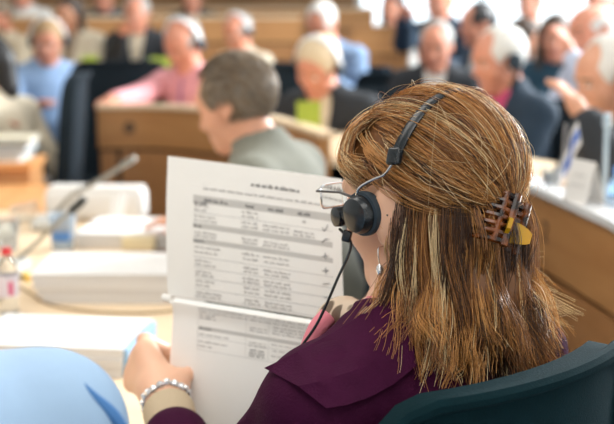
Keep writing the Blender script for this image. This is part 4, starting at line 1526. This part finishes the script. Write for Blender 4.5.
MB().sheet(lambda u, v: e0 + (e1 - e0) * u + np.array([.028, 0, -.052]) * (v - .5) + np.array([0, .006 * math.sin(6 * u), 0]), 12, 6, .0012).build('cloth', WHITE, fg)
MB().sheet(lambda u, v: e0 + (e1 - e0) * u + np.array([.028, 0, -.052]) * (v - .5) * .42 + np.array([0, .006 * math.sin(6 * u) - .0018, 0]), 12, 4, .0008).build('stripe', FLAGB, fg)
q, a = deskR_at(522, 2.86, .16, .88)
st = empty('gooseneck_microphone', q, a, 'pale upright microphone stem behind the name card', 'microphone')
MB().box((0, 0, .012), (.06, .08, .024), None, .006).build('base', GREYP, st)
MB().tube([(0, 0, .02), (.002, 0, .12), (0, 0, .23)], .0065, 8).build('stem', mat('pale_blue_grey', (.42, .53, .62), .4), st)
MB().lathe([(.006, 0), (.010, .004), (.010, .03), (.004, .036)], (0, 0, .23), None, 14).build('capsule', mat('pale_blue_grey', (.42, .53, .62), .4), st)
q, a = deskR_at(574, 2.62, .09, .88)
bottle('water_bottle', 'blue plastic water bottle at the right edge beside the name card', q, .85, BLUEP, mat('blue_plastic', (.30, .52, .78), .12, trans=.6, var=.02), mat('pale_blue_label', (.5, .66, .85), .5))
q, a = deskR_at(546, 2.90, .035)
tg = empty('drinking_glass', q, 0, 'small clear drinking glass on the desk edge left of the name card', 'glass')
MB().lathe([(.003, .003), (.020, 0), (.022, .004), (.024, .045), (.0215, .044), (.019, .006), (.003, .006)], n=22).build('glass_wall', PLASTIC, tg)
# ------------------------------------------------------------------ the other people in the room
C_ = lambda name, col, **k: mat(name, col, .85, var=.12, vscale=30, bump=.15, bscale=250, **k)
DKSUIT = C_('charcoal_suit', (.020, .024, .030)); NVSUIT = C_('navy_suit', (.012, .030, .055)); GRSUIT = C_('grey_green_suit', (.175, .175, .14))
WSHIRT = C_('white_shirt', (.78, .77, .74)); CREAM = C_('cream_cloth', (.70, .62, .48)); PINKS = C_('pink_shirt', (.72, .33, .36)); BLUES = mat('light_blue_shirt', (.31, .45, .63), .85, var=.05, vscale=9, bump=.9, bscale=13)
SKYS = C_('sky_blue_shirt', (.24, .36, .56)); MAGS = C_('magenta_shirt', (.55, .07, .18)); LILAC = C_('pale_lilac_shirt', (.55, .60, .74)); NAVYK = C_('navy_knit', (.012, .05, .085))
TAUPE = C_('taupe_top', (.33, .25, .18)); MAUVE = C_('mauve_tie', (.38, .17, .27)); DARKT = C_('dark_trousers', (.022, .024, .03)); SHOE = mat('black_shoe', (.012, .012, .012), .4)
HG = mat('grey_hair', (.34, .33, .31), .6, var=.25, vscale=60, bump=.5, bscale=150); HW_ = mat('white_hair', (.72, .70, .66), .6, var=.15, vscale=60, bump=.5, bscale=150)
HB = mat('dark_brown_hair', (.045, .025, .014), .5, var=.3, vscale=60, bump=.5, bscale=150); HBL = mat('black_hair', (.012, .011, .012), .45, var=.3, vscale=60)
HSA = mat('sandy_hair', (.38, .24, .12), .6, var=.25, vscale=60, bump=.5, bscale=150); HBR = mat('salt_brown_hair', (.15, .105, .065), .6, var=.45, vscale=55, bump=.6, bscale=140)
HYB = mat('pale_blond_hair', (.68, .54, .36), .6, var=.2, vscale=60, bump=.5, bscale=150)

def sitter(label, head, heading, top, skinm=SKIN, hairm=HG, style='short', jacket=None, tiem=None, chairlab=None, hs=None, hsm=None, h=.012, chin=False, veek=None, **k):
    B = figure(label, head, heading, **k)
    lo = B.p0[2]
    skin(B, skinm, h)
    top_wear(B, 'shirt', top, .008, h, .95, collar=.012)
    if jacket:
        top_wear(B, 'jacket', jacket, .020, h, .90, collar=.035, front=vee(B, **(veek or {})))
    if tiem:
        tie(B, tiem)
    trousers(B, DARKT, h + .002); shoes(B, SHOE, h)
    if style:
        hair_solid(B, hairm, style, min(h, .009), .009)
    if hs:
        headset(B, hs, hsm or HEADSET_WHITE, HEADSET_PAD, chin=chin)
    if chairlab:
        c = chair(B.base[0], B.base[1], heading, chairlab)
        if lo > .75: c.location[2] = .35 if B.base[1] > 8.3 else 0
    return B

# neighbour on the left, close to the camera
N1 = figure('man in a light blue shirt sitting close at the lower left, seen from behind', (-.412, .90, 1.236), 44, lean=14, turn=0, pitch=25, elbow_out=.4, width=1.05)
skin(N1, SKIN, .009)
n1s = top_wear(N1, 'shirt', BLUES, .014, .007, .95, collar=.03)
trousers(N1, DARKT); shoes(N1, SHOE); hair_solid(N1, HBR, 'short', .007)
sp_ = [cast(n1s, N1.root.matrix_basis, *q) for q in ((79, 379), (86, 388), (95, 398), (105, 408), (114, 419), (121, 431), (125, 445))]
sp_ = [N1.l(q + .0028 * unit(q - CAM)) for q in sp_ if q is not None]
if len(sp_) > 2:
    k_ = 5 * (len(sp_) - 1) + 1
    MB().tube(bez(sp_, 5), [.0012 + .0056 * min(1, i / (k_ * .6)) for i in range(k_)], 8).build('arm_crease_shade', mat('crease_shade_blue', (.06, .19, .45), .8), N1.root)  # dark blue tube puts the shade of the arm crease into colour
chair(N1.base[0], N1.base[1], 44, 'dark chair the blue-shirted man at the lower left sits on')

# neighbour on the right
GM = sitter('man in a grey suit with short greying hair bent forward beside the blonde woman', at(236, 104, 2.92), 72, WSHIRT, SKIN, HBR, 'receding', GRSUIT, lean=22, pitch=18, h=.008, lh=on(205, 252, .80), rh=on(200, 228, .80),
       turn=-6, width=1.02, scale=.95, chairlab='dark chair the grey-suited man sits on')
def short_strands(B, mats, n, probs, ln=.035, r=.0011):
    global SV, SF, SM
    SV, SF, SM = [], [], []
    NV[0] = 0
    c0 = np.array([0, -.014, .032])
    rad = np.array([.086, .106, .098])
    t = np.linspace(0, 1, 5)[:, None]
    while len(SV) < n:
        d = unit(RNG.normal(0, 1, 3))
        p = c0 + d * rad
        if (p[1] > .030 and p[2] < .088) or p[2] < -.045 or (abs(p[0]) > .06 and p[2] < .02 and -.035 < p[1]):
            continue
        fl = np.array([RNG.normal(0, .25), -1.0, -.55 - .6 * (d[2] < .4)])
        fl = unit(fl - d * (fl @ d))
        P = p + fl * ln * t + d * (.006 * np.sin(t * 2.6) - .002)
        strand(np.array([B.hc + B.HM @ (q * B.s) for q in P]), r, r * .5, int(RNG.choice(len(mats), p=probs)))
    tag(link_mesh('hair_strands', np.concatenate(SV), np.concatenate(SF), mats, B.root, True, np.concatenate(SM)), kind='stuff')
short_strands(GM, [HBR, mat('taupe_hair', (.34, .25, .165), .5, var=.2), HG], 4200, [.45, .38, .17])
# across the horseshoe
e_ = sitter('bald man in a pink shirt and mauve tie leaning on the oak desk front', at(183, 44, 5.75), 152, PINKS, SKIN_RED, HG, 'bald', None, MAUVE, lean=14, pitch=28, rh=at(112, 101, 5.42), lh=at(215, 106, 5.4),
       chairlab='dark chair behind the man in the pink shirt', hs='white headphones on the bald man in the pink shirt', h=.010)
sitter('man in a pale blue shirt at the left with headphones and short hair', at(48, 41, 6.6), 205, LILAC if False else SKYS, SKIN_RED, HSA, 'short', None, lean=12, pitch=18, turn=-20,
       chairlab='dark chair of the man in the pale blue shirt', hs='white headphones on the man in the pale blue shirt')
AW = sitter('dark-haired woman in a cream blouse at the left edge, seen from behind', at(-14, 66, 4.9), 70, CREAM, SKIN, HBL, 'bob', None, lean=10, pitch=10, female=True, h=.010,
       rh=at(20, 130, 4.9))
build_solid('skirt', grow(AW.torso[:1], .024) + grow([AW.legs[0], AW.legs[2]], .02), .012, DKSUIT, AW.root)
build_solid('waistcoat', grow([AW.torso[1]], .026), .011, DKSUIT, AW.root)
sitter('dark-haired person in a taupe top and cream cardigan behind the man in pale blue', at(70, 14, 8.1), 160, TAUPE, SKIN, HB, 'bob', CREAM, lean=10, pitch=12, female=True,
       chairlab='dark chair of the person in the taupe top')
sitter('man in a dark suit with open cream shirt behind the dark chair', at(137, 14, 7.95), 172, CREAM, SKIN_RED, HG, 'receding', DKSUIT, lean=6, pitch=10, rh=at(122, 34, 7.6),
       chairlab='dark chair of the man in the dark suit and cream shirt')
sitter('bald man in a cream shirt with headphones behind the grey-suited man', at(238, 32, 7.75), 140, CREAM, SKIN_RED, HG, 'bald', None, lean=5, pitch=24,
       chairlab='dark chair of the bald man in the cream shirt', hs='pale headphones on the bald man in the cream shirt')
sitter('blond man bowing his head low in a dark suit and cream scarf', at(318, 66, 4.95), 148, CREAM, SKIN_RED, HYB, 'short', DKSUIT, lean=22, pitch=30, h=.010, roll=-10,
       chairlab='dark chair of the blond man with bowed head', hs='white headphones on the blond man with bowed head')
sitter('person in a pale blue shirt with white cap-like hair behind the bowed blond man', at(322, 24, 7.0), 150, SKYS, SKIN_RED, HW_, 'receding', None, lean=24, pitch=40,
       chairlab='dark chair of the person in pale blue with white hair')
sitter('grey-haired man in a dark suit and white shirt seated beyond the blonde woman', at(436, 46, 6.0), 165, WSHIRT, SKIN_RED, HG, 'receding', DKSUIT, lean=8, pitch=14,
       chairlab='dark chair of the grey-haired man beyond the blonde woman')
sitter('white-haired man in a navy suit and magenta shirt wearing an earphone', at(499, 60, 4.5), 112, MAGS, SKIN_RED, HW_, 'receding', NVSUIT, lean=8, pitch=12, h=.009, veek=dict(top=.085, bot=.03), hs='dark under-chin earphones on the white-haired man', hsm=HEADSET_DARK, chin=True,
       chairlab='dark chair of the white-haired man in navy')
sitter('dark-haired man in a navy jacket behind the white-haired man', at(478, 25, 6.8), 105, WSHIRT, SKIN_RED, HBL, 'receding', NVSUIT, lean=10, pitch=8,
       chairlab='dark chair of the dark-haired man in navy')
sitter('person in a dark teal jacket in front of the bright window', at(440, 3, 7.6), 150, NAVYK, SKIN_RED, HSA, 'short', NVSUIT, lean=4, pitch=10, rh=at(405, 18, 7.3),
       chairlab='dark chair of the person in the dark teal jacket')
sitter('brown-haired woman turned away between the white-haired man and the woman in navy', at(525, 38, 7.5), 250, NAVYK, SKIN, HB, 'bob', None, lean=8, pitch=8, female=True,
       chairlab='dark chair of the brown-haired woman turned away')
sitter('long-haired woman in a navy jumper at the right', at(556, 38, 6.3), 168, NAVYK, SKIN_RED, HB, 'long', None, lean=6, pitch=6, female=True,
       chairlab='dark chair of the long-haired woman in navy')
sitter('bald man in a pale lilac shirt resting his chin on his hand at the right', at(592, 34, 4.9), 118, LILAC, SKIN_RED, HW_, 'bald', None, lean=6, pitch=4, lh=at(572, 56, 4.7), roll=12,
       chairlab='dark chair of the man in the pale lilac shirt')
sitter('white-haired person in a dark suit at the right edge, hand held to the mouth', at(609, 78, 3.55), 106, WSHIRT, SKIN, HW_, 'receding', DKSUIT, lean=10, pitch=14, lh=at(585, 120, 3.3), h=.009,
       chairlab='dark chair of the person in the dark suit at the right edge', hs='dark under-chin earphones on the person at the right edge', hsm=HEADSET_DARK, chin=True)
sitter('dark-haired person in white in front of the bright window, far back', at(393, 8, 9.1), 160, WSHIRT, SKIN_RED, HBL, 'bob', None, lean=4, pitch=8, h=.014, female=True)
sitter('person in white at the top left corner of the room', at(22, -8, 9.9), 165, WSHIRT, SKIN_RED, HB, 'short', None, lean=6, pitch=10, h=.014)
sitter('person in a cream top at the left edge behind the dark-haired woman', at(-2, 16, 8.2), 150, CREAM, SKIN_RED, HBR, 'short', None, lean=10, pitch=14, h=.014, rh=at(4, 30, 7.9))
sitter('person in a dark top above the man in the dark suit, far back', at(104, -4, 9.75), 175, NAVYK, SKIN_RED, HSA, 'short', None, lean=6, pitch=14, h=.014)
sitter('person in a dark suit at the top, left of the bald man in cream', at(192, -2, 9.75), 175, WSHIRT, SKIN_RED, HB, 'short', DKSUIT, lean=6, pitch=14, h=.014)
sitter('person in pale clothes far back at the upper right by the window', at(530, 4, 8.6), 150, WSHIRT, SKIN_RED, HBR, 'short', None, lean=4, pitch=8, h=.014)
sitter('person in a pale shirt far back at the upper right corner', at(600, 4, 7.6), 140, LILAC, SKIN_RED, HG, 'short', None, lean=6, pitch=8, h=.014)

# more chairs
for px, py, d, hd, lab in ((24, 150, 4.9, 98, 'tall dark chair behind the woman in the cream blouse, before the oak desk front'),
                           (119, 90, 6.15, 10, 'dark chair back between the man in pale blue and the man in pink'),
                           (280, 95, 5.9, 10, 'dark chair back behind the grey-suited man'),
                           (368, 85, 5.6, 340, 'dark chair back right of the bowed blond man'),
                           (395, 60, 7.0, 0, 'dark chair back below the wooden desk end'),
                           (185, 30, 8.0, 0, 'dark chair back behind the bald man in pink')):
    p = at(px, py, d)
    c_ = chair(p[0], p[1], hd, lab)
    if lab.startswith('tall') or py in (90, 95): c_.scale = (1, 1, 1.1)

# lime folders, cups and other small things at the far desks
LIME = mat('lime_card', (.36, .44, .04), .6)
for px, d, z, w, hh, lab in ((91, 7.28, .989, .10, .11, 'lime green folder standing beside the man in pale blue'), (161, 7.26, .989, .13, .10, 'lime green folder left of the bald man in pink'),
                             (309, 4.46, .880, .09, .165, 'lime green folder in front of the bowed blond man')):
    p = at(px, 100, d)
    r = empty('folder', (p[0], p[1], z), .15, lab, 'folder', 'lime green folders')
    MB().box((0, 0, hh / 2), (w, .004, hh), rot(-.15, 0, 0)).build('front_cover', LIME, r, smooth=False)
    MB().box((0, .014, hh / 2), (w, .004, hh), rot(.05, 0, 0)).build('back_cover', LIME, r, smooth=False)
    MB().box((0, .007, hh * .42), (w * .95, .008, hh * .80), rot(-.05, 0, 0)).build('sheets', PAPER, r, smooth=False)

p = at(148, 100, 7.24)
tumbler('small pale plastic cup left of the bald man in pink', (p[0], p[1], .989), .9, CUPM)
